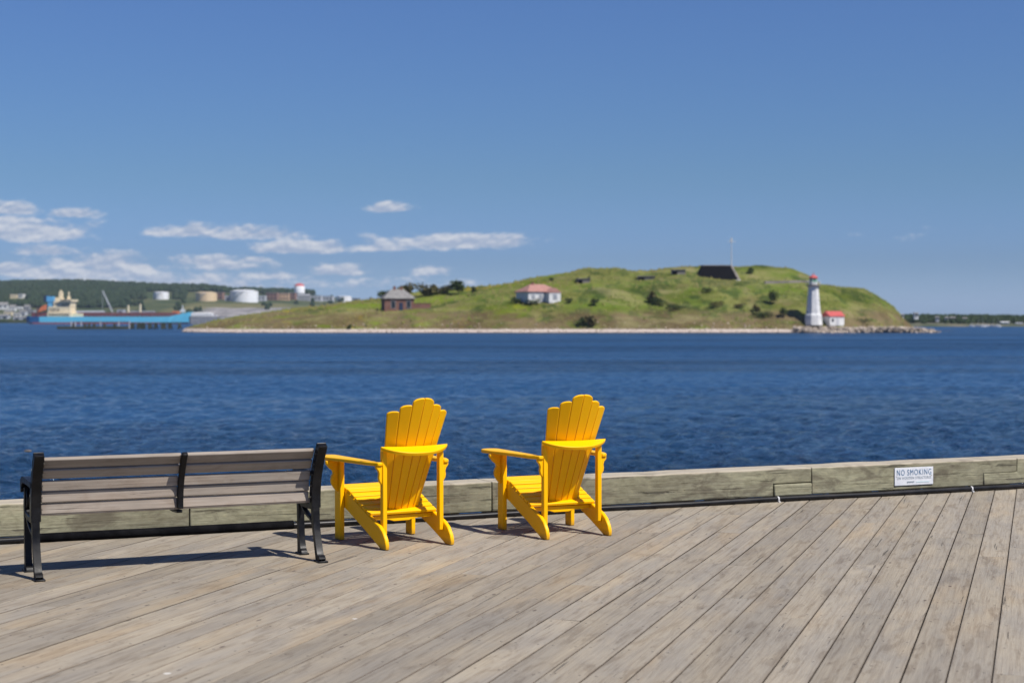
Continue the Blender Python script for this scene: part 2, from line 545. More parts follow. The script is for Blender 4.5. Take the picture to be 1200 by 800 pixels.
def grass_fn(n, b):
    geo = n.new('ShaderNodeNewGeometry')
    p = geo.outputs['Position']
    s = n.new('ShaderNodeSeparateXYZ'); n.put(s.inputs[0], p)
    z = n.math('ADD', s.outputs[2], n.math('MULTIPLY', n.math('SUBTRACT', n.noise(p, .12, 4, .6), .5), 4.5))
    c = n.mix(n.step(n.noise(p, .05, 5, .62), .36, .64), (.105, .145, .018), (.185, .185, .055))
    c = n.mix(n.math('MULTIPLY', n.step(n.noise(n.scale(p, (1, .6, 1), (30, 0, 0)), .11, 5, .65), .50, .68), .75), c, (.230, .195, .095))
    c = n.mix(n.math('MULTIPLY', n.step(n.noise(n.scale(p, (1, .5, 1), (9, 0, 0)), .13, 5, .72), .50, .58), .85), c, (.045, .075, .014))
    # goldenrod patches
    gx = n.step(s.outputs[0], 25, 0)
    c = n.mix(n.math('MULTIPLY', n.math('MULTIPLY', n.step(n.noise(n.scale(p, (1, .35, 1), (50, 3, 0)), .10, 5, .7), .55, .66), gx), .75), c, (.34, .25, .012))
    c = n.mix(n.math('MULTIPLY', n.math('MULTIPLY', n.step(n.noise(n.scale(p, (.7, 1, 1), (17, 9, 0)), .06, 4, .6), .46, .60), n.step(s.outputs[0], 40, 5)), .75), c, (.135, .185, .010))
    # bare earth and dead bracken on the low bluff
    bl = n.math('MULTIPLY', n.step(z, 5.6, 2.6), n.step(n.noise(n.scale(p, (.8, 1, 2)), .14, 5, .68), .36, .54))
    c = n.mix(n.math('MULTIPLY', bl, .85), c, n.mix(n.noise(p, .5, 3), (.185, .118, .075), (.115, .095, .045)))
    c = n.mix(n.math('MULTIPLY', n.step(n.noise(p, .55, 5, .75), .5, .75), .35), c, n.mix(1.0, c, (.45, .5, .4), 'MULTIPLY'))
    c = n.mix(n.math('MULTIPLY', n.step(n.noise(n.scale(p, (.6, 1, 1.6), (70, 0, 0)), .07, 5, .70), .46, .56), .75), c, n.mix(1.0, c, (.62, .60, .50), 'MULTIPLY'))
    c = n.mix(n.math('MULTIPLY', n.step(n.noise(n.scale(p, (.5, 1, 1.4), (0, 40, 0)), .09, 5, .68), .54, .66), .55), c, (.235, .215, .095))
    # shingle beach along the waterline
    bz = n.math('ADD', s.outputs[2], n.math('MULTIPLY', n.math('SUBTRACT', n.noise(p, .4, 3), .5), .3))
    beach = n.mix(n.step(n.noise(p, 1.1, 5, .7), .35, .65), (.56, .48, .43), (.38, .32, .275))
    c = n.mix(n.step(bz, -1.22, -1.42), c, beach)
    c = n.mix(n.step(s.outputs[2], -2.15, -2.3), c, (.10, .085, .065))
    n.put(b.inputs['Base Color'], c)
    b.inputs['Roughness'].default_value = .95
    b.inputs['Specular IOR Level'].default_value = .1
    n.put(b.inputs['Normal'], n.bump(n.noise(p, .8, 5, .7), .8, .6))


def leaf_fn(dark, light, hue2=None):
    def fn(n, b):
        g = n.new('ShaderNodeNewGeometry')
        oi = n.new('ShaderNodeObjectInfo').outputs['Random']
        r = g.outputs['Random Per Island']
        c = n.mix(r, dark, light)
        if hue2: c = n.mix(n.step(n.noise(g.outputs['Position'], .02, 4, .6), .42, .62), c, hue2)
        c = n.mix(n.math('MULTIPLY', oi, .35), c, n.mix(1.0, c, (1.5, 1.35, .9), 'MULTIPLY'))
        n.put(b.inputs['Base Color'], c)
        b.inputs['Roughness'].default_value = .8
        b.inputs['Specular IOR Level'].default_value = .15
    return fn


def speckle_fn(a, c2, scale=1.0, rough=.8, thr=(.35, .65), bump=0.0):
    def fn(n, b):
        oc = n.new('ShaderNodeTexCoord').outputs['Object']
        v = n.noise(oc, scale, 5, .65)
        n.put(b.inputs['Base Color'], n.mix(n.step(v, *thr), a, c2))
        b.inputs['Roughness'].default_value = rough
        if bump: n.put(b.inputs['Normal'], n.bump(v, bump, .5 / scale))
    return fn


def brick_fn(a, c2, mortar, sc=1.0):
    def fn(n, b):
        oc = n.new('ShaderNodeTexCoord').outputs['Object']
        s = n.new('ShaderNodeSeparateXYZ'); n.put(s.inputs[0], oc)
        cb = n.new('ShaderNodeCombineXYZ')
        n.put(cb.inputs[0], n.math('ADD', s.outputs[0], s.outputs[1])); n.put(cb.inputs[1], s.outputs[2])
        t = n.new('ShaderNodeTexBrick')
        n.put(t.inputs['Vector'], cb.outputs[0])
        n.put(t.inputs['Color1'], a); n.put(t.inputs['Color2'], c2); n.put(t.inputs['Mortar'], mortar)
        t.inputs['Scale'].default_value = sc
        v = n.noise(oc, .8, 4, .6)
        n.put(b.inputs['Base Color'], n.mix(n.math('MULTIPLY', n.step(v, .4, .7), .5), t.outputs['Color'], n.mix(1.0, t.outputs['Color'], (.5, .5, .5), 'MULTIPLY')))
        b.inputs['Roughness'].default_value = .9
    return fn


def tank_fn(col):
    def fn(n, b):
        oc = n.new('ShaderNodeTexCoord').outputs['Object']
        v = n.noise(n.scale(oc, (.25, .25, .04)), 1.0, 5, .7)
        c = n.mix(n.math('MULTIPLY', n.step(v, .48, .72), .45), col, tuple(k * f for k, f in zip(col, (.6, .5, .4))))
        s = n.new('ShaderNodeSeparateXYZ'); n.put(s.inputs[0], oc)
        seam = n.step(n.math('ABSOLUTE', n.math('SUBTRACT', n.math('FRACT', n.math('MULTIPLY', s.outputs[2], .4)), .5)), .03, .06, .8, 1)
        cc = n.new('ShaderNodeCombineColor')
        for k in range(3): n.put(cc.inputs[k], seam)
        n.put(b.inputs['Base Color'], n.mix(1.0, c, cc.outputs[0], 'MULTIPLY'))
        b.inputs['Roughness'].default_value = .55
    return fn


def hull_fn(col, dark):
    def fn(n, b):
        oc = n.new('ShaderNodeTexCoord').outputs['Object']
        v = n.noise(n.scale(oc, (.12, .5, .9)), 1.0, 5, .7)
        n.put(b.inputs['Base Color'], n.mix(n.math('MULTIPLY', n.step(v, .5, .75), .6), col, dark))
        b.inputs['Roughness'].default_value = .5
    return fn


MT = {
    'deck': material('weathered_deck_wood', deck_fn),
    'deck_edge': material('grimy_board_edges', speckle_fn((.040, .032, .025), (.085, .070, .054), 8, .95), spec=.1),
    'curb': material('treated_timber', curb_fn),
    'benchwood': material('bench_wood', benchwood_fn),
    'yellow': material('yellow_paint', yellow_fn),
    'iron': material('black_iron_paint', iron_fn),
    'pipe': material('black_plastic', speckle_fn((.006, .006, .007), (.016, .015, .016), 6, .36), spec=.22),
    'matt_black': material('matt_black_finish', speckle_fn((.003, .003, .004), (.008, .008, .009), 9, .9), spec=.05),
    'clamp': material('galvanised_steel', speckle_fn((.45, .45, .45), (.6, .6, .6), 20, .4)),
    'sub': material('dark_substructure', speckle_fn((.05, .045, .035), (.09, .075, .06), 3, .9)),
    'water': material('sea_water', water_fn),
    'grass': material('island_grass', grass_fn),
    'bush': material('bush_leaves', leaf_fn((.020, .036, .012), (.068, .092, .028))),
    'drybush': material('dry_bush_leaves', leaf_fn((.065, .060, .022), (.130, .115, .048))),
    'scrub': material('scrub_leaves', leaf_fn((.095, .125, .020), (.155, .165, .045), (.16, .14, .06))),
    'bark': material('bark', speckle_fn((.06, .045, .03), (.11, .09, .07), 3, .9)),
    'forest': material('forest_leaves', leaf_fn((.008, .018, .008), (.026, .044, .017), (.020, .032, .014))),
    'signwhite': material('sign_white', speckle_fn((.56, .58, .62), (.66, .67, .69), 9, .45)),
    'signblue': material('sign_blue', speckle_fn((.02, .10, .22), (.03, .12, .25), 9, .5)),
    'signgrey': material('sign_grey', speckle_fn((.20, .25, .30), (.26, .30, .34), 9, .5)),
    'signteal': material('sign_teal', speckle_fn((.42, .58, .60), (.48, .62, .64), 9, .5)),
    'white': material('white_paint', speckle_fn((.50, .50, .50), (.64, .64, .63), .6, .6)),
    'lightgrey': material('pale_grey_cladding', speckle_fn((.34, .35, .38), (.46, .47, .50), .5, .7)),
    'grey': material('grey_cladding', speckle_fn((.20, .205, .215), (.29, .29, .30), .5, .7)),
    'cream': material('cream_paint', speckle_fn((.62, .52, .34), (.74, .63, .43), .5, .6)),
    'concrete': material('concrete', speckle_fn((.20, .185, .165), (.33, .30, .27), .8, .9)),
    'stone': material('rampart_stone', speckle_fn((.16, .145, .13), (.26, .225, .205), .7, .9)),
    'rock': material('riprap_rock', leaf_fn((.17, .145, .125), (.52, .44, .37))),
    'pebble': material('driftwood', speckle_fn((.10, .075, .055), (.20, .16, .12), 9, .9)),
    'redbrick': material('red_brick', brick_fn((.20, .075, .05), (.15, .06, .045), (.20, .16, .13), .9)),
    'brownbrick': material('brown_cladding', brick_fn((.26, .13, .09), (.22, .11, .08), (.22, .16, .13), .4)),
    'tancladding': material('tan_cladding', speckle_fn((.42, .26, .15), (.50, .33, .20), .4, .8)),
    'slate': material('grey_shingle', speckle_fn((.15, .145, .14), (.24, .23, .215), 1.4, .85)),
    'redroof': material('faded_red_shingle', speckle_fn((.30, .145, .120), (.38, .20, .165), 1.2, .85)),
    'brightred': material('bright_red_paint', speckle_fn((.40, .065, .058), (.50, .10, .085), 1.2, .5)),
    'tar': material('tarred_boards', speckle_fn((.0025, .0025, .0035), (.006, .0055, .007), 1.5, .9), spec=.08),
    'glass': material('dark_window', color=(.012, .016, .022), rough=.12),
    'curtained': material('curtained_window', speckle_fn((.20, .22, .25), (.30, .31, .33), 2, .4)),
    'lampglass': material('green_lantern_glass', color=(.10, .34, .20), rough=.15),
    'bluehull': material('pale_blue_hull', hull_fn((.11, .47, .66), (.14, .38, .50))),
    'darkblue': material('dark_blue_hull', hull_fn((.012, .10, .26), (.02, .09, .18))),
    'boot': material('red_boot_topping', hull_fn((.42, .12, .13), (.26, .12, .11))),
    'maroon': material('maroon_pipework', hull_fn((.16, .045, .045), (.09, .035, .035))),
    'orange': material('orange_paint', hull_fn((.62, .17, .06), (.48, .14, .06))),
    'funnel': material('funnel_blue', hull_fn((.10, .36, .62), (.06, .22, .42))),
    'navy': material('navy_paint', color=(.008, .020, .055), rough=.5),
    'jetty': material('wet_timber', speckle_fn((.020, .030, .020), (.055, .060, .040), .6, .85)),
    'tank_white': material('tank_white', tank_fn((.72, .73, .75))),
    'tank_cream': material('tank_cream', tank_fn((.62, .47, .29))),
    'steel': material('pale_steel', speckle_fn((.42, .44, .46), (.58, .59, .60), 2, .5)),
    'hill': None,
}


def hill_fn(n, b):
    p = n.new('ShaderNodeNewGeometry').outputs['Position']
    c = n.mix(n.step(n.noise(p, .012, 5, .65), .4, .6), (.040, .058, .022), (.085, .090, .036))
    # cleared tank-farm slopes: dry grass and crushed grey rock nearer the shore
    s = n.new('ShaderNodeSeparateXYZ'); n.put(s.inputs[0], p)
    m = n.math('MULTIPLY', n.step(n.math('ADD', s.outputs[2], n.math('MULTIPLY', n.math('SUBTRACT', n.noise(p, .02, 3), .5), 5)), 27, 21), n.step(s.outputs[0], -480, -440))
    c = n.mix(m, c, n.mix(n.step(n.noise(p, .02, 4, .6), .42, .6), (.15, .135, .060), (.075, .090, .035)))
    m2 = n.math('MULTIPLY', n.step(n.math('ADD', s.outputs[2], n.math('MULTIPLY', n.math('SUBTRACT', n.noise(p, .03, 4), .5), 7)), 19, 16), n.step(s.outputs[0], -430, -400))
    c = n.mix(m2, c, n.mix(n.step(n.noise(n.scale(p, (1, 1, 3)), .05, 6, .75), .40, .6), (.13, .125, .125), (.30, .28, .27)))
    n.put(b.inputs['Base Color'], c)
    b.inputs['Roughness'].default_value = .95
    b.inputs['Specular IOR Level'].default_value = .1


MT['hill'] = material('far_hillside', hill_fn)


# ------------------------------------------------------------------ setting: boardwalk deck
def build_deck():
    V, F, UV, UB, TONE, MI = [], [], [], [], [], []
    W = .192

    def edge_s(a, off):
        """distance along a plank line (offset a) at which it meets the deck end"""
        base = EDGE0 + EN * off
        # a*PP + s*PD lies on base + t*E
        d = base - PP * a
        det = PD.x * (-E.y) - PD.y * (-E.x)
        return (d.x * (-E.y) - d.y * (-E.x)) / det
    rnd = random.Random(5)
    i0, i1 = -75, 75
    for i in range(i0, i1):
        gap = rnd.choice((.004, .005, .005, .006, .007))
        a0, a1 = i * W + gap / 2, (i + 1) * W - gap / 2
        am = (a0 + a1) / 2
        send0, send1 = edge_s(a0, .17), edge_s(a1, .17)
        s = max(min(send0, send1), -4)
        lo = -9.0
        cuts = []
        t = s - rnd.uniform(.8, 4.8)
        while t > lo:
            cuts.append(t)
            t -= rnd.choice((4.27, 4.88, 4.88, 5.5, 6.1))
        bounds = [None] + cuts + [lo]
        for k in range(len(bounds) - 1):
            hi_ = bounds[k]
            lo_ = bounds[k + 1] + .0012
            tone = rnd.random()
            dz = rnd.uniform(-.0012, .0012)
            tl = rnd.uniform(-.0012, .0012)
            ou, ov = rnd.uniform(0, 90), rnd.uniform(0, 90)
            h0 = send0 if hi_ is None else hi_ - .0012 + rnd.uniform(-.001, .001)
            h1 = send1 if hi_ is None else hi_ - .0012
            if max(h0, h1) - lo_ < .15: continue
            c = .002
            base = len(V)
            pts = [(a0, lo_), (a1, lo_), (a1, h1), (a0, h0)]
            ins = [(a0 + c, lo_ + c), (a1 - c, lo_ + c), (a1 - c, h1 - c), (a0 + c, h0 - c)]
            for ring, z in ((ins, 0.0), (pts, -c), (pts, -.05)):
                for (a, q) in ring:
                    p = PP * a + PD * q
                    V.append((p.x, p.y, z + dz + tl * (1 if a > am else -1)))
                    UV.append((q + ou, a + ov)); UB.append((q, a - am))
            fs = [(0, 1, 2, 3)] + [(4 + j, 4 + (j + 1) % 4, (j + 1) % 4, j) for j in range(4)] + [(8 + j, 8 + (j + 1) % 4, 4 + (j + 1) % 4, 4 + j) for j in range(4)]
            F.extend(tuple(base + x for x in f) for f in fs)
            TONE.extend([tone] * 12)
            MI.extend([0] * 5 + [1] * 4)
    me = bpy.data.meshes.new('boardwalk_deck')
    me.from_pydata(V, [], F)
    me.update()
    li = np.empty(len(me.loops), np.int32); me.loops.foreach_get('vertex_index', li)
    for nm, src in (('UVMap', UV), ('board', UB)):
        l = me.uv_layers.new(name=nm)
        l.data.foreach_set('uv', np.array(src, np.float32)[li].ravel())
    at = me.attributes.new('tone', 'FLOAT', 'POINT')
    at.data.foreach_set('value', np.array(TONE, np.float32))
    import bmesh
    bm = bmesh.new(); bm.from_mesh(me)
    bmesh.ops.recalc_face_normals(bm, faces=bm.faces)
    bm.to_mesh(me); bm.free()
    me.materials.append(MT['deck'])
    me.materials.append(MT['deck_edge'])
    me.polygons.foreach_set('material_index', np.array(MI, np.int32))
    o = bpy.data.objects.new('boardwalk_deck', me)
    COL.objects.link(o)
    return tag(o, 'weathered grey and tan plank boardwalk laid diagonally to the kerb', kind='structure')


build_deck()


def edge_pt(t, off=0.0, z=0.0):
    p = EDGE0 + E * t + EN * off
    return (p.x, p.y, z)


def t_of_px(px, off=0.0):
    k = (px - 600) / FPX
    b = EDGE0 + EN * off
    return (k * b.y - b.x) / (E.x - k * E.y)


# joists and the edge beam under the boards
mb = MB()
mb.box((0, .32, -.20), (40, .26, .27))
tag(mb.build('edge_beam', MT['sub'], loc=edge_pt(4, 0, 0), rz=EANG), 'dark timber beam carrying the outer edge of the boardwalk', kind='structure')
mb = MB()
for k in range(-3, 4):
    mb.box((0, -1.2 - 1.6 * (k + 3), -.20), (40, .2, .28))
tag(mb.build('joists', MT['sub'], loc=edge_pt(4, 0, 0), rz=EANG), kind='structure')

# ------------------------------------------------------------------ water
def build_water():
    r = [4.0]
    while r[-1] < 9000:
        k = 1.0042 if 14 < r[-1] <= 85 else (1.0027 if 85 < r[-1] < 440 else (1.03 if r[-1] < 14 else 1.02))
        r.append(r[-1] * k)
    r = np.array(r)
    u = np.linspace(-1, 1, 520)
    Y = np.repeat(r[:, None], len(u), 1)
    X = u[None, :] * (.62 * r[:, None] + 8)
    Z = np.zeros_like(X)
    g = np.random.default_rng(3)
    sp = np.maximum(np.gradient(r), (.62 * r + 8) * 2 / 520)[:, None]
    gust = .75 + .5 * (fbm(X / 60, Y / 22, 9) + .5) - .1
    for k in range(88):
        lam = .32 * (4.6 ** g.random()) if k < 66 else g.uniform(1.5, 3.4)
        th = g.normal(R(-60), R(62))
        kk = 2 * math.pi / lam
        fade = np.clip((lam / sp - 2.0) / 2.0, 0, 1)
        amp = (.0128 if k < 66 else .0060) * lam * g.uniform(.4, 1)
        ph = kk * (X * math.cos(th) + Y * math.sin(th)) + g.uniform(0, 6.28) + 1.3 * vnoise(X / (lam * 5), Y / (lam * 5), k)
        sn = np.sin(ph)
        Z += amp * fade * (sn + .25 * np.cos(2 * ph))
    Z = Z * gust
    # near-shore rows under the pier stay simple; wide skirts to either side and behind
    o = grid_mesh('sea', X, Y, Z + WATER, MT['water'])
    tag(o, 'deep blue rippled harbour water', kind='structure')
    mb = MB()
    mb.add([(-9000, -200, -3.2), (9000, -200, -3.2), (9000, 9000, -3.2), (-9000, 9000, -3.2)], [(0, 1, 2, 3)])
    tag(mb.build('sea_bed', MT['water']), 'deep blue water out to the horizon', kind='structure')


build_water()


# ------------------------------------------------------------------ island terrain
def ray(px, py, Y):
    return ((px - 600) / FPX * Y, Y, CAM_H + (HORIZON - py) / FPX * Y)


YC = 552.0
SKY = [(190, 391), (214, 390), (228, 386), (250, 380), (300, 371.5), (350, 363.5), (400, 357.5), (440, 353), (490, 346), (530, 342), (560, 339.5), (600, 332), (630, 325),
       (650, 322), (672, 319), (690, 315.5), (720, 315), (738, 319), (760, 318), (785, 314.5), (820, 312.5), (860, 311.5), (900, 311), (925, 313.5), (945, 322), (956, 333),
       (985, 336.5), (1010, 339), (1027, 350), (1051, 366), (1072, 384), (1090, 389), (1110, 392)]
SKX = np.array([(p[0] - 600) / FPX * YC for p in SKY])
SKZ = np.array([CAM_H + (HORIZON - p[1]) / FPX * YC for p in SKY])
ICX, IHX = 10.5, 120.0


def island_h(X, Y, bumps=True):
    X = np.asarray(X, float); Y = np.asarray(Y, float)
    # crest follows the sight line's azimuth only at the crest distance; profile in Y below is a plain bluff-and-slope section
    C = np.interp(X, SKX, SKZ)
    s = np.clip(np.abs(X - ICX) / IHX, 0, 1)
    Yf = YC - 76 * np.sqrt(np.clip(1 - s ** 7, 0, 1)) + 5 * fbm(X / 40, X * 0 + .3, 21, 3)
    Yb = YC + 110 * np.sqrt(np.clip(1 - s ** 4, 0, 1))
    H = np.maximum(C - WATER, 0)
    d = Y - Yf
    beach = np.interp(d, [-30, -4, 0, 5, 9], [-4, -.6, 0, 1.0, 1.25])
    bl = np.minimum(3.4, .35 * H)
    t = np.clip((d - 6) / np.maximum(YC - Yf - 6, 1), 0, 1)
    bluff = bl * (1 - np.exp(-np.clip(d - 6, 0, 99) / 5.0)) + np.maximum(H - bl - 1.0, 0) * (1 - (1 - t) ** 1.55)
    front = beach + np.where(d > 6, bluff, 0)
    front = np.minimum(front, np.maximum(H, beach * 0 + .02)) if False else front
    hb = H * np.sqrt(np.clip(1 - ((Y - YC) / np.maximum(Yb - YC, 1)) ** 2, 0, 1)) - np.where(Y > Yb, .05 * (Y - Yb), 0)
    h = np.where(Y <= YC, front, hb)
    # terrace in front of the fort mound at the right
    if bumps:
        k = np.clip((h - 1.4) / 3, 0, 1)
        h = h + k * (3.0 * fbm(X / 26, Y / 26, 4, 4) + .9 * fbm(X / 6, Y / 6, 8, 3))
        tz = 13.2 - .02 * (X - 70)
        wgt = np.clip((X - 58) / 10, 0, 1) * np.clip((118 - X) / 8, 0, 1)
        dd = np.clip((Y - 512) / 6, 0, 1) * np.clip((543 - Y) / 9, 0, 1)
        h = h * (1 - wgt * dd * .55) + (tz - WATER) * wgt * dd * .55 * (h > 6) + h * wgt * dd * .55 * (h <= 6)
    return h + WATER


gx = np.linspace(-140, 150, 560)
gy = np.concatenate([np.linspace(462, 562, 320), np.linspace(563, 690, 60)])
GX, GY = np.meshgrid(gx, gy)
GZ = island_h(GX, GY)
tag(grid_mesh('island', GX, GY, GZ, MT['grass']), 'green grassy island with low bluff and pale shingle beach', kind='structure')


def gz(x, y):
    return float(island_h(np.array([x]), np.array([y]))[0])


def hit(px, py, y0=474, y1=600, f=gz, step=.4):
    """where the ground stands at a bearing: the nearest terrain point on that line of sight"""
    y = y0
    while y < y1:
        x, _, z = ray(px, py, y)
        g = f(x, y)
        if g >= z and g > WATER + .3:
            return x, y, g
        y += step
    x, _, z = ray(px, py, YC)
    return x, YC, f(x, YC)


# ------------------------------------------------------------------ far shore (north-west hills) and low shore to the right
FAR_Y0, FAR_YC = 2000.0, 2800.0
FSK = [(-1200, 338), (-500, 334), (-200, 334), (0, 333), (50, 332), (100, 332.5), (150, 335), (200, 338), (250, 340), (300, 342), (350, 344.5), (400, 349), (440, 353), (480, 357), (560, 365), (700, 371), (900, 375)]
FKX = np.array([(p[0] - 600) / FPX * FAR_YC for p in FSK])
FKZ = np.array([CAM_H + (HORIZON - p[1]) / FPX * FAR_YC for p in FSK])


def far_h(X, Y):
    X = np.asarray(X, float); Y = np.asarray(Y, float)
    C = np.interp(X * FAR_YC / np.maximum(Y, 1500) * .5 + X * .5, FKX, FKZ)
    t = (Y - FAR_Y0) / (FAR_YC - FAR_Y0)
    f = np.where(t < 0, 40 * t, np.clip(t, 0, 1) ** .95 * (C - WATER - 3) + 3 * np.clip(t * 40, 0, 1))
    f = np.where(t > 1, (C - WATER) - .03 * (Y - FAR_YC), f)
    return WATER + f + np.clip(t * 6, 0, 1) * 9 * fbm(X / 180, Y / 180, 31, 4)


fx = np.linspace(-2600, 500, 260)
fy = np.concatenate([np.linspace(1980, 2850, 110), np.linspace(2870, 3600, 20)])
FX, FY = np.meshgrid(fx, fy)
tag(grid_mesh('far_hills', FX, FY, far_h(FX, FY), MT['hill']), 'long wooded ridge across the harbour', kind='structure')


def fz(x, y):
    return float(far_h(np.array([x]), np.array([y]))[0])


def far_hit(px, py):
    return hit(px, py, 2002, 2800, fz, 3.0)


LOW_Y0 = 880.0


def low_h(X, Y):
    X = np.asarray(X, float); Y = np.asarray(Y, float)
    t = (Y - LOW_Y0 - 10 * fbm(X / 60, X * 0, 77, 3))
    c = np.interp(X, [160, 190, 215, 260, 300, 420, 600, 900], [-3.5, 1.0, 3.4, 3.0, 2.6, 2.2, 2.0, 2.0])
    return WATER + np.interp(t, [-40, 0, 8, 60, 160, 400], [-5, 0, .25, .6, 1.0, .6]) * np.maximum(c - WATER, .1) * np.clip(1, 0, 1) + .8 * fbm(X / 30, Y / 30, 5, 3) * (t > 4)


lx = np.linspace(150, 1000, 200)
ly = np.linspace(850, 1300, 90)
LX, LY = np.meshgrid(lx, ly)
tag(grid_mesh('low_shore', LX, LY, low_h(LX, LY), material('low_shore_ground', speckle_fn((.040, .055, .022), (.13, .115, .075), .06, .95))), 'low wooded shore beyond the tip of the island', kind='structure')


def lz(x, y):
    return float(low_h(np.array([x]), np.array([y]))[0])


# ------------------------------------------------------------------ vegetation builders
def clump_faces(mb, c, r, n, size, rng, squash=None):
    """n leaf-sized faces spread through an uneven crown volume"""
    lobes = [Vector((rng.uniform(-.5, .5), rng.uniform(-.5, .5), rng.uniform(-.35, .45))) for _ in range(6)]
    for _ in range(n):
        l = rng.choice(lobes)
        d = Vector((rng.gauss(0, 1), rng.gauss(0, 1), rng.gauss(0, 1))).normalized() * (rng.random() ** .45) * .55
        p = l + d
        p = Vector((p.x * r[0], p.y * r[1], p.z * r[2])) + Vector(c)
        a = Vector((rng.gauss(0, 1), rng.gauss(0, 1), rng.gauss(0, .7))).normalized()
        b = a.cross(Vector((rng.gauss(0, 1), rng.gauss(0, 1), rng.gauss(0, 1)))).normalized()
        s = size * rng.uniform(.6, 1.3)
        mb.add([p - a * s, p + b * s * .6, p + a * s, p - b * s * .6], [(0, 1, 2, 3)])


def bush(label, x, y, z, w_, h_, mat, seed, n=150, name='bush', group=None, cat='bush'):
    rng = random.Random(seed)
    root = thing(name, label, cat, (x, y, z), 0, group)
    m = MB()
    clump_faces(m, (0, 0, h_ * .5), (w_ * .5, w_ * .4, h_ * .62), n, max(.16, min(w_, h_) * .13), rng)
    m.build('foliage', mat, root)
    m = MB()
    for k in range(4):
        a = rng.uniform(0, 6.28)
        m.tube([(0, 0, -.3), (math.cos(a) * w_ * .1, math.sin(a) * w_ * .1, h_ * .25), (math.cos(a) * w_ * .26, math.sin(a) * w_ * .2, h_ * .6)], [.07, .05, .02], 5)
    m.build('stem', MT['bark'], root)
    return root


def tree(label, x, y, z, w_, h_, mat, seed, n=420, group=None):
    rng = random.Random(seed)
    root = thing('tree', label, 'tree', (x, y, z), 0, group)
    m = MB()
    clump_faces(m, (0, 0, h_ * .58), (w_ * .5, w_ * .45, h_ * .48), n, max(.2, w_ * .075), rng)
    m.build('crown', mat, root)
    m = MB()
    m.tube([(0, 0, -.4), (.05, 0, h_ * .3), (0, .05, h_ * .75)], [h_ * .03, h_ * .022, h_ * .008], 7)
    for k in range(5):
        a = k * 1.3
        m.tube([(0, 0, h_ * (.25 + .07 * k)), (math.cos(a) * w_ * .2, math.sin(a) * w_ * .2, h_ * (.42 + .07 * k)), (math.cos(a) * w_ * .36, math.sin(a) * w_ * .36, h_ * (.5 + .07 * k))], [h_ * .014, h_ * .009, h_ * .004], 5)
    m.build('trunk', MT['bark'], root)
    return root


# ------------------------------------------------------------------ island scrub (stuff), riprap (stuff)
def build_scrub():
    rng = random.Random(3)
    V, F = [], []
    cnt = 0
    while cnt < 9000:
        x = rng.uniform(-105, 132); y = rng.uniform(480, 566)
        d = float(fbm(np.array([x / 14]), np.array([y / 9]), 55, 3)[0])
        if rng.random() > .55 + d * 2.6: continue
        z = gz(x, y) if False else None
        V.append((x, y)); cnt += 1
    xy = np.array(V)
    z = island_h(xy[:, 0], xy[:, 1])
    mb = MB()
    for (x, y), zz in zip(xy, z):
        if zz < WATER + 1.5: continue
        s = .18 + .50 * rng.random() ** 3
        a = rng.uniform(0, 6.28)
        k = 5
        top = (x + rng.uniform(-.1, .1), y, zz + s * rng.uniform(.7, 1.3))
        ring = [(x + s * rng.uniform(.6, 1.2) * math.cos(a + 6.283 * j / k), y + s * rng.uniform(.5, 1) * math.sin(a + 6.283 * j / k), zz - .15 + rng.uniform(0, .25) * s) for j in range(k)]
        mb.add(ring + [top], [(j, (j + 1) % k, k) for j in range(k)])
    tag(mb.build('scrub', MT['scrub']), 'tufted grass and low scrub covering the island slopes', kind='stuff')


build_scrub()


def rocks(name, label, spots, rng, mat):
    mb = MB()
    for x, y, z, s in spots:
        vs = []
        for th, ph in [(t, p) for p in (-.6, .45) for t in np.arange(0, 6.2, 1.256)] + [(0, 1.5)]:
            r = s * rng.uniform(.7, 1.2)
            vs.append((x + r * math.cos(th) * math.cos(ph), y + r * math.sin(th) * math.cos(ph), z + .75 * r * math.sin(ph)))
        fs = [(j, (j + 1) % 5, 5 + (j + 1) % 5, 5 + j) for j in range(5)] + [(5 + j, 5 + (j + 1) % 5, 10) for j in range(5)]
        mb.add(vs, fs)
    return tag(mb.build(name, mat), label, kind='stuff')


rng = random.Random(9)
spots = []
for k in range(1500):
    px = rng.uniform(932, 1096)
    f = (px - 932) / 164
    ys = 474 + 2.5 * math.sin(px * .05) + rng.uniform(-2.0, 7) + (f > .75) * rng.uniform(0, 16) * (f - .75) * 4
    x = (px - 600) / FPX * 478
    top = 1.6 * (1 - max(0, f - .8) * 2.6)
    z = WATER + max(0.0, rng.random() ** .7 * top * min(1, (ys - 471) / 5 + .2))
    spots.append((x, ys, z, rng.uniform(.25, .65)))
rocks('riprap', 'band of tumbled pale boulders along the lighthouse shore', spots, rng, MT['rock'])
spots = []
for k in range(900):
    x = rng.uniform(-104, 88)
    s = min(1, abs(x - ICX) / IHX)
    yf = YC - 76 * math.sqrt(max(0, 1 - s ** 7)) + 5 * float(fbm(np.array([x / 40]), np.array([.3]), 21, 3)[0])
    y = yf + rng.uniform(0, 8)
    spots.append((x, y, gz(x, y) + .02, rng.uniform(.10, .34)))
rocks('beach_stones', 'loose stones strewn along the pale shingle beach', spots, rng, MT['rock'])


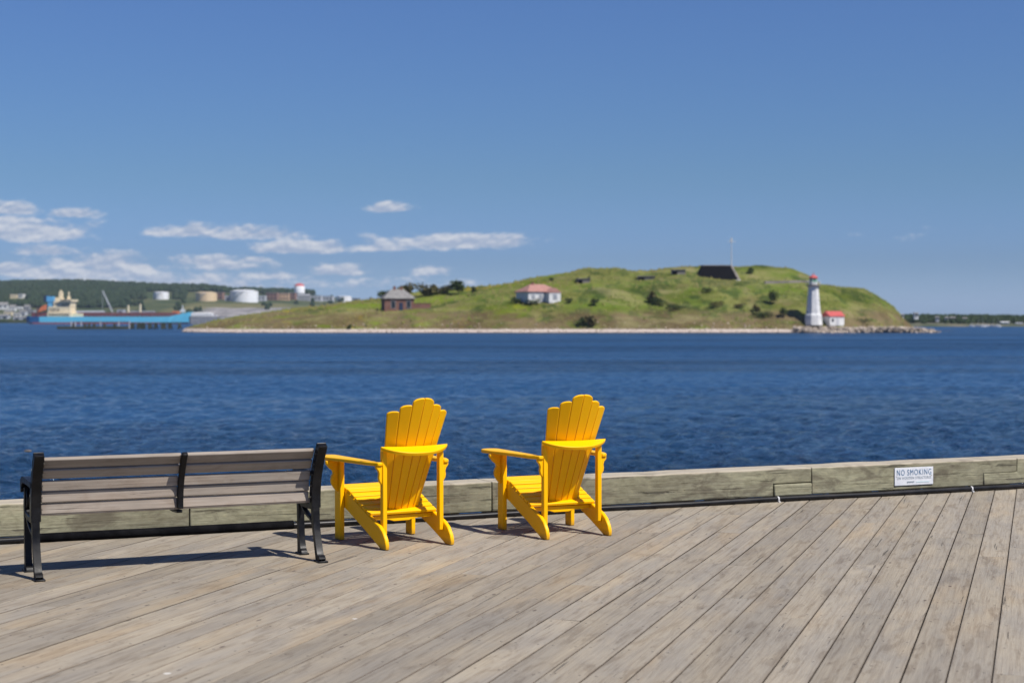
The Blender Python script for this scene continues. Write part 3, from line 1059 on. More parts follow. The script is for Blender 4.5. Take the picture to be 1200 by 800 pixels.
# ------------------------------------------------------------------ island buildings
def hip_roof(mb, w_, d_, z0, h_, ridge, over=.3):
    a, b = w_ / 2 + over, d_ / 2 + over
    r = ridge / 2
    vs = [(-a, -b, z0), (a, -b, z0), (a, b, z0), (-a, b, z0), (-r, 0, z0 + h_), (r, 0, z0 + h_),
          (-a, -b, z0 - .12), (a, -b, z0 - .12), (a, b, z0 - .12), (-a, b, z0 - .12)]
    mb.add(vs, [(0, 1, 5, 4), (1, 2, 5), (2, 3, 4, 5), (3, 0, 4), (6, 7, 1, 0), (7, 8, 2, 1), (8, 9, 3, 2), (9, 6, 0, 3), (9, 8, 7, 6)])


def gable(mb, w_, d_, z0, h_, over=.25, axis='x', c=(0, 0)):
    """gable roof prism, ridge along axis"""
    a, b = (d_ / 2 + over, w_ / 2 + over) if axis == 'x' else (w_ / 2 + over, d_ / 2 + over)
    poly = [(-a, z0 - .1), (a, z0 - .1), (a, z0 + .02), (0, z0 + h_), (-a, z0 + .02)]
    if axis == 'x':
        mb.prism(poly, lambda p: (c[0] - b, c[1] + p[0], p[1]), lambda p: (c[0] + b, c[1] + p[0], p[1]))
    else:
        mb.prism(poly, lambda p: (c[0] + p[0], c[1] - b, p[1]), lambda p: (c[0] + p[0], c[1] + b, p[1]))


def window(root, x, z, w_, h_, y, fmat, frame=.14, name='window', pane='glass'):
    m = MB(); m.box((x, y - .03, z), (w_ + 2 * frame, .10, h_ + 2 * frame))
    f = m.build(name, fmat, root)
    m = MB(); m.box((x, y - .075, z), (w_, .06, h_))
    m.build('pane', MT[pane], f)
    return f


# brick guardhouse with a hipped slate roof and a brick yard wall
x, y, z = hit(468, 364)
S = y / FPX
g = thing('brick_guardhouse', 'small dark brick hut with hipped grey roof on the low green end of the island', 'building', (x, y, z - .3), R(15))
WW = 35 * S
m = MB(); m.box((0, 2.9, 2.05), (WW, 5.8, 4.1)); m.build('wall', MT['redbrick'], g)
m = MB(); hip_roof(m, WW, 5.8, 4.1, 2.9, 3.6, .45)
for i in range(len(m.v)): m.v[i] = (m.v[i][0], m.v[i][1] + 2.9, m.v[i][2])
rf = m.build('roof', MT['slate'], g)
for cx_, ch_ in ((-1.0, 1.6), (1.1, 1.2)):
    m = MB(); m.box((cx_, 2.9, 7.05), (.75, .7, ch_)); m.build('chimney', MT['redbrick'], rf)
for wx in (-1.9, 2.9): window(g, wx, 2.2, 1.15, 2.1, 0, MT['grey'])
m = MB(); m.box((.55, -.05, 1.5), (1.1, .12, 2.5)); m.build('door', MT['navy'], g)
m = MB(); m.box((WW / 2 + 2.7, .7, 1.25), (5.2, .6, 2.5)); m.box((WW / 2 + 2.7, .7, 2.56), (5.4, .8, .12)); m.build('yard_wall', MT['redbrick'], g)

# white keeper's house with a faded red hip roof
x, y, z = hit(637, 354)
S = y / FPX
g = thing('white_house', 'white house with faded red hipped roof halfway up the island slope', 'house', (x, y, z - .4), R(27))
WW = 40 * S
m = MB(); m.box((0, 4.2, 1.75), (WW, 8.4, 3.5)); m.build('wall', MT['white'], g)
m = MB(); hip_roof(m, WW, 8.4, 3.5, 2.3, 5.0, .45)
for i in range(len(m.v)): m.v[i] = (m.v[i][0], m.v[i][1] + 4.2, m.v[i][2])
rf = m.build('roof', MT['redroof'], g)
m = MB(); m.box((-1.6, 4.2, 5.9), (.8, .7, 1.1)); m.build('chimney', MT['redbrick'], rf)
m = MB(); m.box((WW / 2 - 2.6, -1.2, 1.6), (4.0, 2.5, 3.2)); m.plate([(WW / 2 - 4.6, 3.2), (WW / 2 - .6, 3.2), (WW / 2 - 2.6, 4.4)], 'y', -2.44, .1); m.build('porch', MT['white'], g)
m = MB(); gable(m, 4.0, 4.2, 3.25, 1.35, .3, 'y', (WW / 2 - 2.6, -.2)); m.build('porch_roof', MT['redroof'], g)
window(g, -3.6, 1.95, 1.1, 1.4, 0, MT['white'], pane='curtained'); window(g, -1.0, 1.95, 1.1, 1.4, 0, MT['white'], pane='curtained')
window(g, WW / 2 - 2.6, 1.9, 1.2, 1.5, -2.45, MT['lightgrey'], pane='curtained')

# lighthouse
x, y, z = hit(953, 379.5)
LHX, LHY, LHZ = x, y, z
S = y / FPX
g = thing('lighthouse', 'white octagonal lighthouse with red lantern roof on the boulder shore', 'lighthouse', (x, y, z - .5), 0)
Hh = 57 * S + .5
m = MB(); m.lathe([(2.75, 0), (2.55, 3.0), (2.35, 3.35), (2.3, 3.4)], n=8, phase=R(22.5)); m.build('base', MT['concrete'] if False else MT['white'], g)
m = MB(); m.lathe([(2.25, 3.4), (1.55, Hh * .73), (1.75, Hh * .77)], n=8, phase=R(22.5)); tw = m.build('tower', MT['white'], g)
m = MB(); m.lathe([(1.75, Hh * .77), (2.35, Hh * .785), (2.35, Hh * .80), (1.4, Hh * .80)], n=8, phase=R(22.5)); gl = m.build('gallery', MT['stone'], g)
m = MB()
for k in range(8):
    a = R(22.5 + 45 * k)
    m.tube([(2.25 * math.cos(a), 2.25 * math.sin(a), Hh * .8), (2.25 * math.cos(a), 2.25 * math.sin(a), Hh * .8 + 1.0)], .045, 5)
for hz in (.55, 1.0):
    m.tube([(2.25 * math.cos(R(22.5 + 45 * k)), 2.25 * math.sin(R(22.5 + 45 * k)), Hh * .8 + hz) for k in range(9)], .04, 5)
m.build('railing', MT['white'], gl)
m = MB(); m.lathe([(1.15, Hh * .80), (1.15, Hh * .93)], n=8, phase=R(22.5)); ln = m.build('lantern', MT['lampglass'], g)
m = MB()
for k in range(8):
    a = R(22.5 + 45 * k)
    m.tube([(1.17 * math.cos(a), 1.17 * math.sin(a), Hh * .80), (1.17 * math.cos(a), 1.17 * math.sin(a), Hh * .93)], .07, 5)
m.lathe([(1.2, Hh * .80), (1.2, Hh * .85)], n=8, phase=R(22.5))
m.build('frame', MT['white'], ln)
m = MB(); m.lathe([(1.45, Hh * .93), (1.4, Hh * .945), (.75, Hh * .985), (.12, Hh), (.10, Hh + .7)], n=8, phase=R(22.5)); m.build('roof', MT['brightred'], g)

# shed beside it
x, y, z = hit(977, 380)
y += 1.0
S = y / FPX
g = thing('shed', 'small white shed with bright red roof beside the lighthouse', 'shed', (x, y, z - .4), R(30))
m = MB(); m.box((0, 0, 1.4), (5.6, 3.6, 2.8)); m.plate([(-1.8, 2.8), (1.8, 2.8), (0, 4.1)], 'x', -2.79, 2.79); m.build('wall', MT['white'], g)
m = MB(); gable(m, 5.6, 3.6, 2.85, 1.5, .25, 'x'); m.build('roof', MT['brightred'], g)
m = MB(); m.box((.3, -1.83, 1.2), (1.0, .1, 2.1)); m.build('door', MT['lightgrey'], g)
m = MB(); m.box((-1.7, -1.83, 1.6), (.8, .1, .9)); m.build('window', MT['glass'], g)

# black tarred blockhouse roof on the crest
x, y, z = hit(842, 327.5, 500)
S = y / FPX
g = thing('black_blockhouse', 'black building with sloping sides dug into the island crest beneath the mast', 'building', (x, y, z - 1.2), R(4))
hh = 17.5 * S
a0, a1 = 27 * S, 16.5 * S
m = MB()
m.add([(-a0, 0, 0), (a0, -.4, -.8), (a0, 9, 0), (-a0, 9, 0), (-a1, 3.0, hh + .9), (a1, 3.0, hh + .9), (a1, 6.5, hh + .9), (-a1, 6.5, hh + .9)],
      [(0, 1, 5, 4), (1, 2, 6, 5), (2, 3, 7, 6), (3, 0, 4, 7), (4, 5, 6, 7), (3, 2, 1, 0)])
m.build('roof', MT['tar'], g)
m = MB(); m.box((0, 4.75, hh + 1.0), (a1 * 2 + .4, 4.0, .25)); m.build('ridge_cap', MT['stone'], g)
m = MB(); m.add([(a0 - .1, -.3, -.8), (a0 + .7, -.3, -.8), (a0 + .7, 8.8, 0), (a0 - .1, 8.8, 0), (a1, 2.9, hh + .95), (a1 + .6, 2.9, hh + .95), (a1 + .6, 6.4, hh + .95), (a1, 6.4, hh + .95)],
              [(0, 1, 5, 4), (1, 2, 6, 5), (2, 3, 7, 6), (3, 0, 4, 7), (4, 5, 6, 7), (3, 2, 1, 0)])
m.build('barge_board', MT['stone'], g)
m = MB(); m.box((a0 - 1.2, -.8, .4), (1.3, 1.0, 1.5)); m.build('vent_box', MT['white'], g)

# mast
x, y, z = ray(857, 312, YC + 3)
z = gz(x, y)
g = thing('signal_mast', 'tall thin pale mast with a crossarm on the island crest', 'mast', (x, y, z - .5))
mh = 34 * y / FPX + CAM_H + (HORIZON - 312) / FPX * y - z + .5
m = MB(); m.tube([(0, 0, 0), (0, 0, mh * .6), (0, 0, mh)], [.20, .14, .07], 8); m.build('pole', MT['steel'], g)
m = MB(); m.tube([(-1.4, 0, mh * .86), (1.4, 0, mh * .86)], .08, 6); m.box((0, 0, mh * .90), (.7, .5, 1.4)); m.build('crossarm', MT['steel'], g)

# concrete gun shelters and ramparts
for px, py, wpx, hpx, lab in ((795, 322, 16, 5.5, 'low concrete gun shelter with a dark opening just west of the black building'),
                              (757, 328, 20, 4, 'long low concrete bunker front set in the grass bank'),
                              (684, 332, 15, 5, 'small dark bunker above the white house')):
    x, y, z = hit(px, py)
    S = y / FPX
    g = thing('gun_shelter', lab, 'bunker', (x, y, z - .4), R(random.uniform(-6, 6)))
    m = MB(); m.box((0, 1.5, hpx * S / 2 + .2), (wpx * S, 3, hpx * S + .4)); m.box((0, 1.4, hpx * S + .48), (wpx * S + .5, 3.4, .2)); m.build('wall', MT['stone'], g)
    m = MB(); m.box((-wpx * S * .27, -.02, hpx * S / 2 + .15), (wpx * S * .36, .16, hpx * S * .8)); m.build('opening', MT['tar'], g)

# stone retaining wall along the fort terrace
wp = []
for px in range(896, 966, 7):
    wp.append(hit(px, 331.5 - .03 * (px - 930), 500))
m = MB()
for a, b_ in zip(wp[:-1], wp[1:]):
    c = [(a[0] + b_[0]) / 2, (a[1] + b_[1]) / 2, (a[2] + b_[2]) / 2 + .25]
    m.box(c, (math.hypot(b_[0] - a[0], b_[1] - a[1]) + .1, .7, .95), Matrix.Rotation(math.atan2(b_[1] - a[1], b_[0] - a[0]), 3, 'Z') @ Matrix.Rotation(-math.atan2(b_[2] - a[2], b_[0] - a[0]), 3, 'Y'))
tag(m.build('rampart_wall', MT['stone']), 'low stone wall running behind the lighthouse top along the fort terrace', 'wall')

# bushes and trees standing on the island
BUSH = [
    (692, 382, 16, 12, 'drybush', 'broad dark bush on the bare bluff below the white house'),
    (681, 383, 10, 10, 'bush', 'round dark bush at the foot of the bare bluff, beside a broader dry one'),
    (605, 356, 15, 8, 'bush', 'low dark bush against the blue-shaded end wall of the white house'),
    (624, 357, 22, 7, 'bush', 'spreading bush in front of the white house'),
    (666, 355, 12, 6, 'bush', 'small bush just beside the porch of the white house'),
    (696, 358, 14, 8, 'bush', 'lone green bush on the slope between the white house and the dark thicket'),
    (763, 355, 14, 14, 'drybush', 'tall grey brown thorn bush in the middle of the grassy slope'),
    (772, 358, 26, 9, 'bush', 'dark thicket spreading beneath the thorn bush in mid slope'),
    (792, 363, 28, 8, 'bush', 'long low dark thicket further downhill in mid slope'),
    (830, 343, 24, 6, 'bush', 'low dark bush below the black building'),
    (838, 360, 26, 7, 'drybush', 'brownish low thicket between mid slope and the dark tree'),
    (866, 361, 18, 6, 'drybush', 'flat brown thicket left of the dark tree'),
    (880, 321, 12, 8, 'bush', 'dark bush on the flank of the fort mound'),
    (895, 372, 30, 8, 'bush', 'low hedge-like bushes beside the small conifer'),
    (886, 365, 10, 8, 'drybush', 'pale dry bush uphill from the hedge-like bushes'),
    (962, 380.5, 6, 6, 'bush', 'small dark bush between the lighthouse and the red-roofed shed'),
    (1010, 378, 34, 5, 'bush', 'low bushes beside the shed above the boulders'),
    (410, 386, 9, 6, 'bush', 'small bush at the back of the beach below the brick hut'),
    (339, 357, 9, 5, 'bush', 'lone round bush on the low skyline near the big white tank'),
    (676, 330, 5, 5, 'bush', 'tiny dark bush on the slope above the white house, first of three'),
    (690, 330, 5, 6, 'bush', 'tiny dark bush on the slope above the white house, second of three'),
    (646, 330, 5, 5, 'bush', 'tiny dark bush uphill of the red hipped roof, last of three'),
    (448, 348, 24, 10, 'bush', 'rounded green shrub behind the brick hut towards the low end'),
    (481, 345, 30, 13, 'drybush', 'olive brown shrub rising behind the roof of the brick hut'),
    (501, 346, 30, 13, 'drybush', 'olive brown shrub just east of the brick hut roof'),
    (520, 344, 28, 10, 'drybush', 'olive shrub under the tall skyline tree'),
]
for i, (px, py, wpx, hpx, mt, lab) in enumerate(BUSH):
    x, y, z = hit(px, py)
    S = y / FPX
    bush(lab, x, y, z - .1, wpx * S, hpx * S * 1.05, MT[mt], 100 + i, 150 + int(wpx * hpx * .8), group='bushes on the island')
TREES = [
    (537, 345, 22, 19, 'bush', 'taller dark tree at the end of the skyline thicket east of the brick hut'),
    (555, 346, 7, 11, 'bush', 'small upright tree in the meadow east of the skyline thicket'),
    (906, 356, 13, 17, 'bush', 'dark rounded tree on the hillside behind the lighthouse'),
    (918, 374, 10, 16, 'bush', 'small dark conifer lower down the slope near the lighthouse'),
]
for i, (px, py, wpx, hpx, mt, lab) in enumerate(TREES):
    x, y, z = hit(px, py)
    S = y / FPX
    tree(lab, x, y, z - .1, wpx * S * 1.15, hpx * S, MT[mt], 300 + i, group='trees on the island')

# ------------------------------------------------------------------ far shore: forest, tanks, town
def build_forest():
    rng = random.Random(21)
    g = np.random.default_rng(5)
    n = 26000
    Y = 2030 + 800 * g.random(n) ** .8
    PX = g.uniform(-420, 470, n)
    X = (PX - 600) / FPX * Y
    Z = far_h(X, Y)
    PYb = HORIZON - (Z - CAM_H) / Y * FPX
    d = fbm(X / 110, Y / 140, 63, 3)
    mb = MB()
    for px, x, y, z, pyb, dd in zip(PX, X, Y, Z, PYb, d):
        lim = 359 if px < 30 else (361 if px < 150 else (351 if px < 232 else 345.5))
        if pyb > lim and rng.random() > .04: continue
        if pyb > lim - 6 and dd < -.06: continue
        if px > 232 and pyb > 346.5 - (px < 300) * 3 and rng.random() > .3: continue
        skip = False
        for (tx, tb, tw_) in ((187, 352, 17), (240, 352, 21), (283, 354, 26), (20, 350, 12)):
            if abs(px - tx) < tw_ and tb - (10 if tx > 100 else 1) < pyb < tb + (13 if tx > 100 else 7): skip = True
        if skip: continue
        h = rng.uniform(5, 10); r = rng.uniform(2.6, 5.2)
        k = 6
        a = rng.uniform(0, 6)
        def ring(rad, zz):
            return [(x + rad * rng.uniform(.7, 1.2) * math.cos(a + 6.283 * j / k), y + rad * rng.uniform(.7, 1.2) * math.sin(a + 6.283 * j / k), z + zz + rng.uniform(-.6, .6)) for j in range(k)]
        A, B = ring(r * .8, h * .12), ring(r, h * .45)
        C2 = ring(r * .62, h * .8)
        mb.add(A + B + C2 + [(x, y, z + h)], [(j, (j + 1) % k, k + (j + 1) % k, k + j) for j in range(k)] + [(k + j, k + (j + 1) % k, 2 * k + (j + 1) % k, 2 * k + j) for j in range(k)] + [(2 * k + j, 2 * k + (j + 1) % k, 3 * k) for j in range(k)])
    tag(mb.build('forest', MT['forest']), 'dense dark forest covering the ridge across the harbour', kind='stuff')
    # low shore woodland
    mb = MB()
    for _ in range(3600):
        y = LOW_Y0 + 9 + 200 * rng.random()
        px = rng.uniform(1035, 1420)
        x = (px - 600) / FPX * y
        z = lz(x, y)
        if px > 1140 and y < LOW_Y0 + 20: continue
        h = rng.uniform(.9, 2.6); r = rng.uniform(.8, 1.9)
        k = 6; a = rng.uniform(0, 6)
        def ring(rad, zz):
            return [(x + rad * rng.uniform(.7, 1.2) * math.cos(a + 6.283 * j / k), y + rad * rng.uniform(.7, 1.2) * math.sin(a + 6.283 * j / k), z + zz + rng.uniform(-.2, .2)) for j in range(k)]
        A, B, C2 = ring(r * .8, h * .1), ring(r, h * .45), ring(r * .6, h * .8)
        mb.add(A + B + C2 + [(x, y, z + h)], [(j, (j + 1) % k, k + (j + 1) % k, k + j) for j in range(k)] + [(k + j, k + (j + 1) % k, 2 * k + (j + 1) % k, 2 * k + j) for j in range(k)] + [(2 * k + j, 2 * k + (j + 1) % k, 3 * k) for j in range(k)])
    tag(mb.build('woodland', MT['forest']), 'low dark woodland along the shore beyond the island tip', kind='stuff')


build_forest()


def tank(px, pyb, wpx, hpx, mat, label, dome=.10):
    x, y, z = far_hit(px, pyb)
    S = y / FPX
    r, h = wpx * S / 2, hpx * S
    g = thing('storage_tank', label, 'tank', (x, y + r, z - 2), 0, 'oil tanks across the harbour')
    m = MB(); m.lathe([(r, 0), (r, h + 1.4), (r * 1.01, h + 1.4), (r * 1.01, h + 2)], n=40); m.build('shell', mat, g, smooth=True)
    m = MB(); m.lathe([(r * 1.0, h + 2.02), (r * .6, h + 2 + r * dome * .8), (.3, h + 2 + r * dome)], n=40); m.build('roof', mat, g, smooth=True)
    m = MB()
    m.tube([(r * 1.03 * math.cos(R(200 + 6 * k)), r * 1.03 * math.sin(R(200 + 6 * k)), (h + 1.5) * k / 13 + .5) for k in range(14)], .5, 4)
    m.build('stair', MT['steel'], g)
    return g


tank(187, 351, 18, 8.5, MT['tank_white'], 'white storage tank standing alone among trees on the far ridge')
tank(239.5, 353, 25, 10, MT['tank_cream'], 'cream coloured storage tank beside a brown building on the far shore')
tank(283.5, 354, 33, 13, MT['tank_white'], 'largest white storage tank on the far shore')
tank(402, 353.5, 18, 6.5, MT['tank_white'], 'low white tank just above the island meadow near the brick hut', .05)

x, y, z = far_hit(351, 346)
z = fz(x, 2600.); y = 2600.; x = (351 - 600) / FPX * y
S = y / FPX
zt = CAM_H + (HORIZON - 332) * S
zb = CAM_H + (HORIZON - 344) * S
g = thing('water_tower', 'white water tower with a red top on the far skyline', 'tower', (x, y, z - 1))
m = MB(); r = 6.2 * S; hb = zb - z + 1
m.lathe([(r * .85, 0), (r * .85, hb), (r, hb + .5), (r, hb + (zt - zb) * .72), (r * .8, hb + (zt - zb) * .85)], n=28); m.build('drum', MT['tank_white'], g, smooth=True)
m = MB(); m.lathe([(r * 1.0, hb + (zt - zb) * .70), (r * .95, hb + (zt - zb) * .82), (r * .5, hb + (zt - zb) * .97), (.2, hb + (zt - zb))], n=28); m.build('cap', MT['brightred'], g, smooth=True)


def block(px, pyb, wpx, hpx, mat, label, name='building', cat='building', roof=None, Y=None, depth=12.0, gab=None, wins=0, group=None, rz=None, f=None):
    """one far building: wall, roof and window bands of its own"""
    if Y is None:
        x, y, z = far_hit(px, pyb)
    else:
        y = Y; x = (px - 600) / FPX * y
        z = CAM_H + (HORIZON - pyb) / FPX * y
    S = y / FPX
    W_, H_ = wpx * S, hpx * S
    g = thing(name, label, cat, (x, y + depth / 2, z - 1.0), R(random.uniform(-8, 8)) if rz is None else rz, group)
    m = MB(); m.box((0, 0, H_ / 2 + .5), (W_, depth, H_ + 1)); 
    if gab: m.plate([(-depth / 2, H_ + 1), (depth / 2, H_ + 1), (0, H_ + 1 + gab * S * .96)], 'x', -W_ / 2 + .02, W_ / 2 - .02)
    m.build('wall', mat, g)
    m = MB()
    if gab: gable(m, W_, depth, H_ + 1.05, gab * S, .4, 'x')
    else: m.box((0, 0, H_ + 1.2), (W_ + .5, depth + .5, .4))
    m.build('roof', roof or MT['grey'], g)
    if wins:
        rows = max(1, int(H_ // 5))
        for j in range(rows):
            for k in range(wins):
                m = MB(); m.box(((k + .5) / wins * W_ - W_ / 2, -depth / 2 - .05, 1 + (j + .55) * H_ / rows), (W_ / wins * .5, .2, min(2.2, H_ / rows * .5)))
                m.build('window', MT['glass'], g)
    return g


block(257, 351, 9, 8.5, MT['brownbrick'], 'narrow brown building beside the cream storage tank', wins=2)
block(270, 352.5, 13, 6, MT['lightgrey'], 'pale grey low building between the cream tank and the biggest white tank', wins=3)
block(306, 353, 10, 6.5, MT['lightgrey'], 'grey blue building just east of the biggest white tank', wins=2)
block(319, 352, 13, 9, MT['brownbrick'], 'brown brick building between the biggest tank and the tan block', wins=3)
block(333, 352, 11, 8.5, MT['tancladding'], 'tan building wedged between two brown blocks on the far shore', wins=3)
block(342.5, 351, 8, 8, MT['brownbrick'], 'smaller brown building right beneath the water tower', wins=2)
block(356, 352.5, 14, 6, MT['grey'], 'grey shed east of the water tower', gab=2)
block(371, 353, 12, 6.5, MT['lightgrey'], 'pale grey building between the grey shed and the low white tank', wins=3)
block(384, 353, 13, 6, MT['lightgrey'], 'long pale building touching the low white tank', wins=3)
block(417, 353.5, 9, 4, MT['grey'], 'small grey building on the island side of the low white tank', wins=1)
block(15, 349.5, 7, 4.5, MT['cream'], 'pale apartment block among trees above the town, western one of two', wins=3)
block(24.5, 349.5, 5.5, 5, MT['white'], 'white apartment block among trees above the town, eastern one of two', wins=3)
block(1, 352, 3, 4, MT['white'], 'white house at the very edge of the view above the town', wins=1)

# town by the water behind the tanker's stern
TOWN = [(-14, 370, 12, 9, 'lightgrey', None), (3, 366, 10, 9, 'white', 3), (9, 372, 9, 7, 'cream', 2), (14, 368, 7, 8, 'white', 3), (22, 366, 7, 7, 'white', 0),
        (26, 372, 8, 7, 'lightgrey', 2), (19, 373, 8, 5, 'white', 2), (31, 367, 6, 8, 'grey', 2), (36, 371, 8, 8, 'grey', 0), (2, 374.5, 16, 4.5, 'lightgrey', 2), (-30, 371, 14, 8, 'white', 3), (24, 375.5, 18, 3.4, 'lightgrey', 1.5)]
LAB = ['pale grey block outside the edge of the town', 'tall white gabled house at the edge of the view', 'cream gabled house low in the harbour town', 'white gabled house in the middle of the harbour town',
       'white flat-roofed building near the tanker stern', 'pale grey gabled house close to the quay of the town', 'small white house in front of the cream one', 'grey gabled house just behind the tanker stern',
       'grey flat-roofed building partly hidden by the tanker stern', 'long low quay shed at the edge of the view', 'white gabled house outside the edge of the town', 'long low pale quay shed next to the tanker stern']
for (px, pyb, wp_, hp_, mt, gb), lab in zip(TOWN, LAB):
    block(px, pyb, wp_, hp_, MT[mt], lab, 'town_house', 'house', MT['slate'], Y=2010 + (375 - pyb) * 16, depth=9, gab=gb, wins=2, group='houses of the harbour town')
# quay in front of the town
m = MB(); m.box((0, 0, 0), (170, 14, 3.6))
q = m.build('quay', MT['jetty'], loc=((-20 - 600) / FPX * 1960, 1968, WATER + 1.5))
tag(q, 'dark timber quay below the harbour town', 'quay')

# low sheds behind the tanker's deck
block(104, 370, 34, 4.5, MT['white'], 'long white shed behind the after deck of the tanker', 'shed', 'shed', MT['lightgrey'], Y=1720, depth=10, gab=1.2)
block(141, 369, 8, 6, MT['lightgrey'], 'pale shed behind the foot of the crane', 'shed', 'shed', MT['grey'], Y=1720, depth=10, wins=1)
block(165, 369, 30, 3.6, MT['grey'], 'long grey shed behind the fore deck of the tanker', 'shed', 'shed', MT['grey'], Y=1730, depth=10, gab=1)
# ground they stand on: a low wharf apron
m = MB(); m.box((0, 0, 0), (260, 190, 5.0))
tag(m.build('wharf_apron', MT['hill'], loc=((160 - 600) / FPX * 1830, 1830, WATER + 1.0)), 'flat wharf ground behind the tanker', kind='structure')

# crane behind the ship
y = 1745.; x = (134 - 600) / FPX * y
S = y / FPX
g = thing('crane', 'pale lattice boom crane leaning above the tanker deck', 'crane', (x, y, WATER + 3.4))
m = MB(); m.box((0, 0, 2.6), (6, 5, 3.2)); m.build('cab', MT['orange'], g)
m = MB(); m.box((0, 0, .6), (7, 6, 1.2)); m.build('tracks', MT['grey'], g)
m = MB(); bx, bz = -13.5 * S, 34 * S
for o_ in (-.7, .7):
    m.tube([(0 + o_, 0, 4), (bx + o_ * .4, 0, bz)], .32, 5)
for k in range(12):
    f0, f1 = k / 12, (k + 1) / 12
    sg = 1 if k % 2 else -1
    m.tube([(bx * f0 + .7 * sg * (1 - .6 * f0), 0, 4 + (bz - 4) * f0), (bx * f1 - .7 * sg * (1 - .6 * f1), 0, 4 + (bz - 4) * f1)], .16, 4)
m.build('boom', MT['steel'], g)
m = MB(); m.tube([(bx, 0, bz), (bx - .5, 0, 8)], .12, 4); m.build('hoist_line', MT['steel'], g)

# ------------------------------------------------------------------ tanker
SY = 1380.0
S = SY / FPX
x0, x1 = (30 - 600) * S, (224 - 600) * S
LEN = x1 - x0
SD = 11.0
zd = CAM_H + (HORIZON - 371) * S - WATER        # main deck above water
g = thing('tanker_ship', 'pale blue tanker with cream superstructure moored across the harbour', 'ship', (x0, SY + SD, WATER))


def hull(mb, sections):
    """sections: (x, half beam top, half beam bottom, z top, z bottom)"""
    o = len(mb.v)
    for (xx, bt, bb, zt_, zb_) in sections:
        mb.v += [(xx, -bb, zb_), (xx, -bt, zt_), (xx, bt, zt_), (xx, bb, zb_)]
    n = len(sections)
    for i in range(n - 1):
        a, b_ = o + 4 * i, o + 4 * (i + 1)
        for k in range(4): mb.f.append((a + k, a + (k + 1) % 4, b_ + (k + 1) % 4, b_ + k))
    mb.f += [(o, o + 1, o + 2, o + 3), tuple(o + 4 * (n - 1) + k for k in (3, 2, 1, 0))]


bow = CAM_H + (HORIZON - 365.5) * S - WATER
split = 16 * S
zr = 2.0 * S                    # top of the red band
m = MB(); hull(m, [(0, 9.5, 8, zd + .4, zr), (3, 10.6, 10, zd + .2, zr), (split, 11, 11, zd, zr)]); m.build('stern_hull', MT['darkblue'], g)
m = MB(); hull(m, [(split, 11, 11, zd, zr), (LEN * .80, 11, 11, zd, zr), (LEN * .865, 10.5, 10.2, zd + .1, zr), (LEN * .91, 9, 7.6, zd + 1.6, zr), (LEN * .97, 5, 2.4, bow - .4, zr), (LEN * 1.0, .8, .2, bow, zr + 2.8)]); m.build('hull', MT['bluehull'], g)
m = MB(); hull(m, [(2, 8, 7, zr, -1.5), (6, 11, 10.4, zr, -1.5), (LEN * .80, 11, 10.5, zr, -1.5), (LEN * .90, 8, 7, zr, -1.5), (LEN * .965, .6, .4, zr, -1.5)]); m.build('boot_topping', MT['boot'], g)


def P(px, py):
    """ship coordinates of a bearing on the ship's near side"""
    return (px - 30) * S, CAM_H + (HORIZON - py) * S - WATER


def sbox(mb, pa, ta, pb, tb, y0=-8, y1=8):
    xa, za = P(pa, tb); xb, zb_ = P(pb, ta)
    mb.box(((xa + xb) / 2, (y0 + y1) / 2, (za + zb_) / 2), (abs(xb - xa), y1 - y0, abs(zb_ - za)))


su = MB()
sbox(su, 55, 366, 83, 371.3, -10.2, 10.2)
sbox(su, 56, 359, 81.5, 366, -9, 9)
sbox(su, 62, 352.5, 82, 359, -8.5, 8.5)
sbox(su, 70, 350.8, 83.6, 353.2, -11, 11)
sbox(su, 62, 348.5, 69.5, 352.5, -4, 4)
sup = su.build('superstructure', MT['cream'], g)
def swin(*q):
    m = MB(); sbox(m, *q); m.build('window', MT['glass'], sup)


for a, b_, t0, t1 in ((71, 81, 356, 357.6), (57, 69, 361.3, 362.8), (57.5, 69, 363.8, 364.9), (64, 69, 354.4, 355.8)):
    n_ = int((b_ - a) / 1.6)
    for k in range(n_): swin(a + k * (b_ - a) / n_ + .25, t0, a + (k + .7) * (b_ - a) / n_, t1, -9.12, -8.4)
for k in range(9): swin(57 + k * 2.7, 367.4, 58.4 + k * 2.7, 370.4, -10.32, -9.9)
swin(71, 351.4, 83, 352.4, -11.12, -10.6)
m = MB(); sbox(m, 65.5, 341.5, 69.5, 349, -1.5, 1.5); sbox(m, 66.5, 339.5, 68.3, 341.5, -.6, .6); m.build('radar_mast', MT['cream'], sup)
m = MB(); sbox(m, 76.2, 341.5, 77.4, 351, -.5, .5); sbox(m, 75.2, 347, 78.4, 350.8, -1, 1); m.build('signal_mast', MT['cream'], sup)
m = MB(); sbox(m, 48.2, 346, 51.6, 353.6, -3.4, 3.4); m.build('funnel_top', MT['navy'], g)
m = MB(); sbox(m, 51.6, 347, 59, 353.2, -3.4, 3.4); sbox(m, 53, 353, 58, 366, -3, 3); fu = m.build('funnel', MT['funnel'], g)
m = MB(); xx, zz = P(46.5, 363); m.plate([(P(44, 364)[0], P(44, 366)[1]), (P(52, 359)[0], P(52, 363)[1]), (P(52.5, 355)[0], P(52, 357)[1]), (P(47, 356.5)[0], P(46, 359.5)[1])], 'y', -9, -5); m.build('lifeboat', MT['orange'], g)
m = MB(); sbox(m, 42.5, 361, 44, 371, -9, -7.6); sbox(m, 36, 366, 55, 371, -8, 8); m.build('after_deckhouse', MT['maroon'], g)
m = MB()
for zz in (369.8, 368.2, 366.6):
    xa, za = P(90, zz); xb, _ = P(206, zz)
    for yy in (-6, -2, 3): m.tube([(xa, yy, za), (xb, yy, za)], .5, 6)
for k in range(24): sbox(m, 92 + k * 4.8, 366.2, 93 + k * 4.8, 371.2, -6.5, 4)
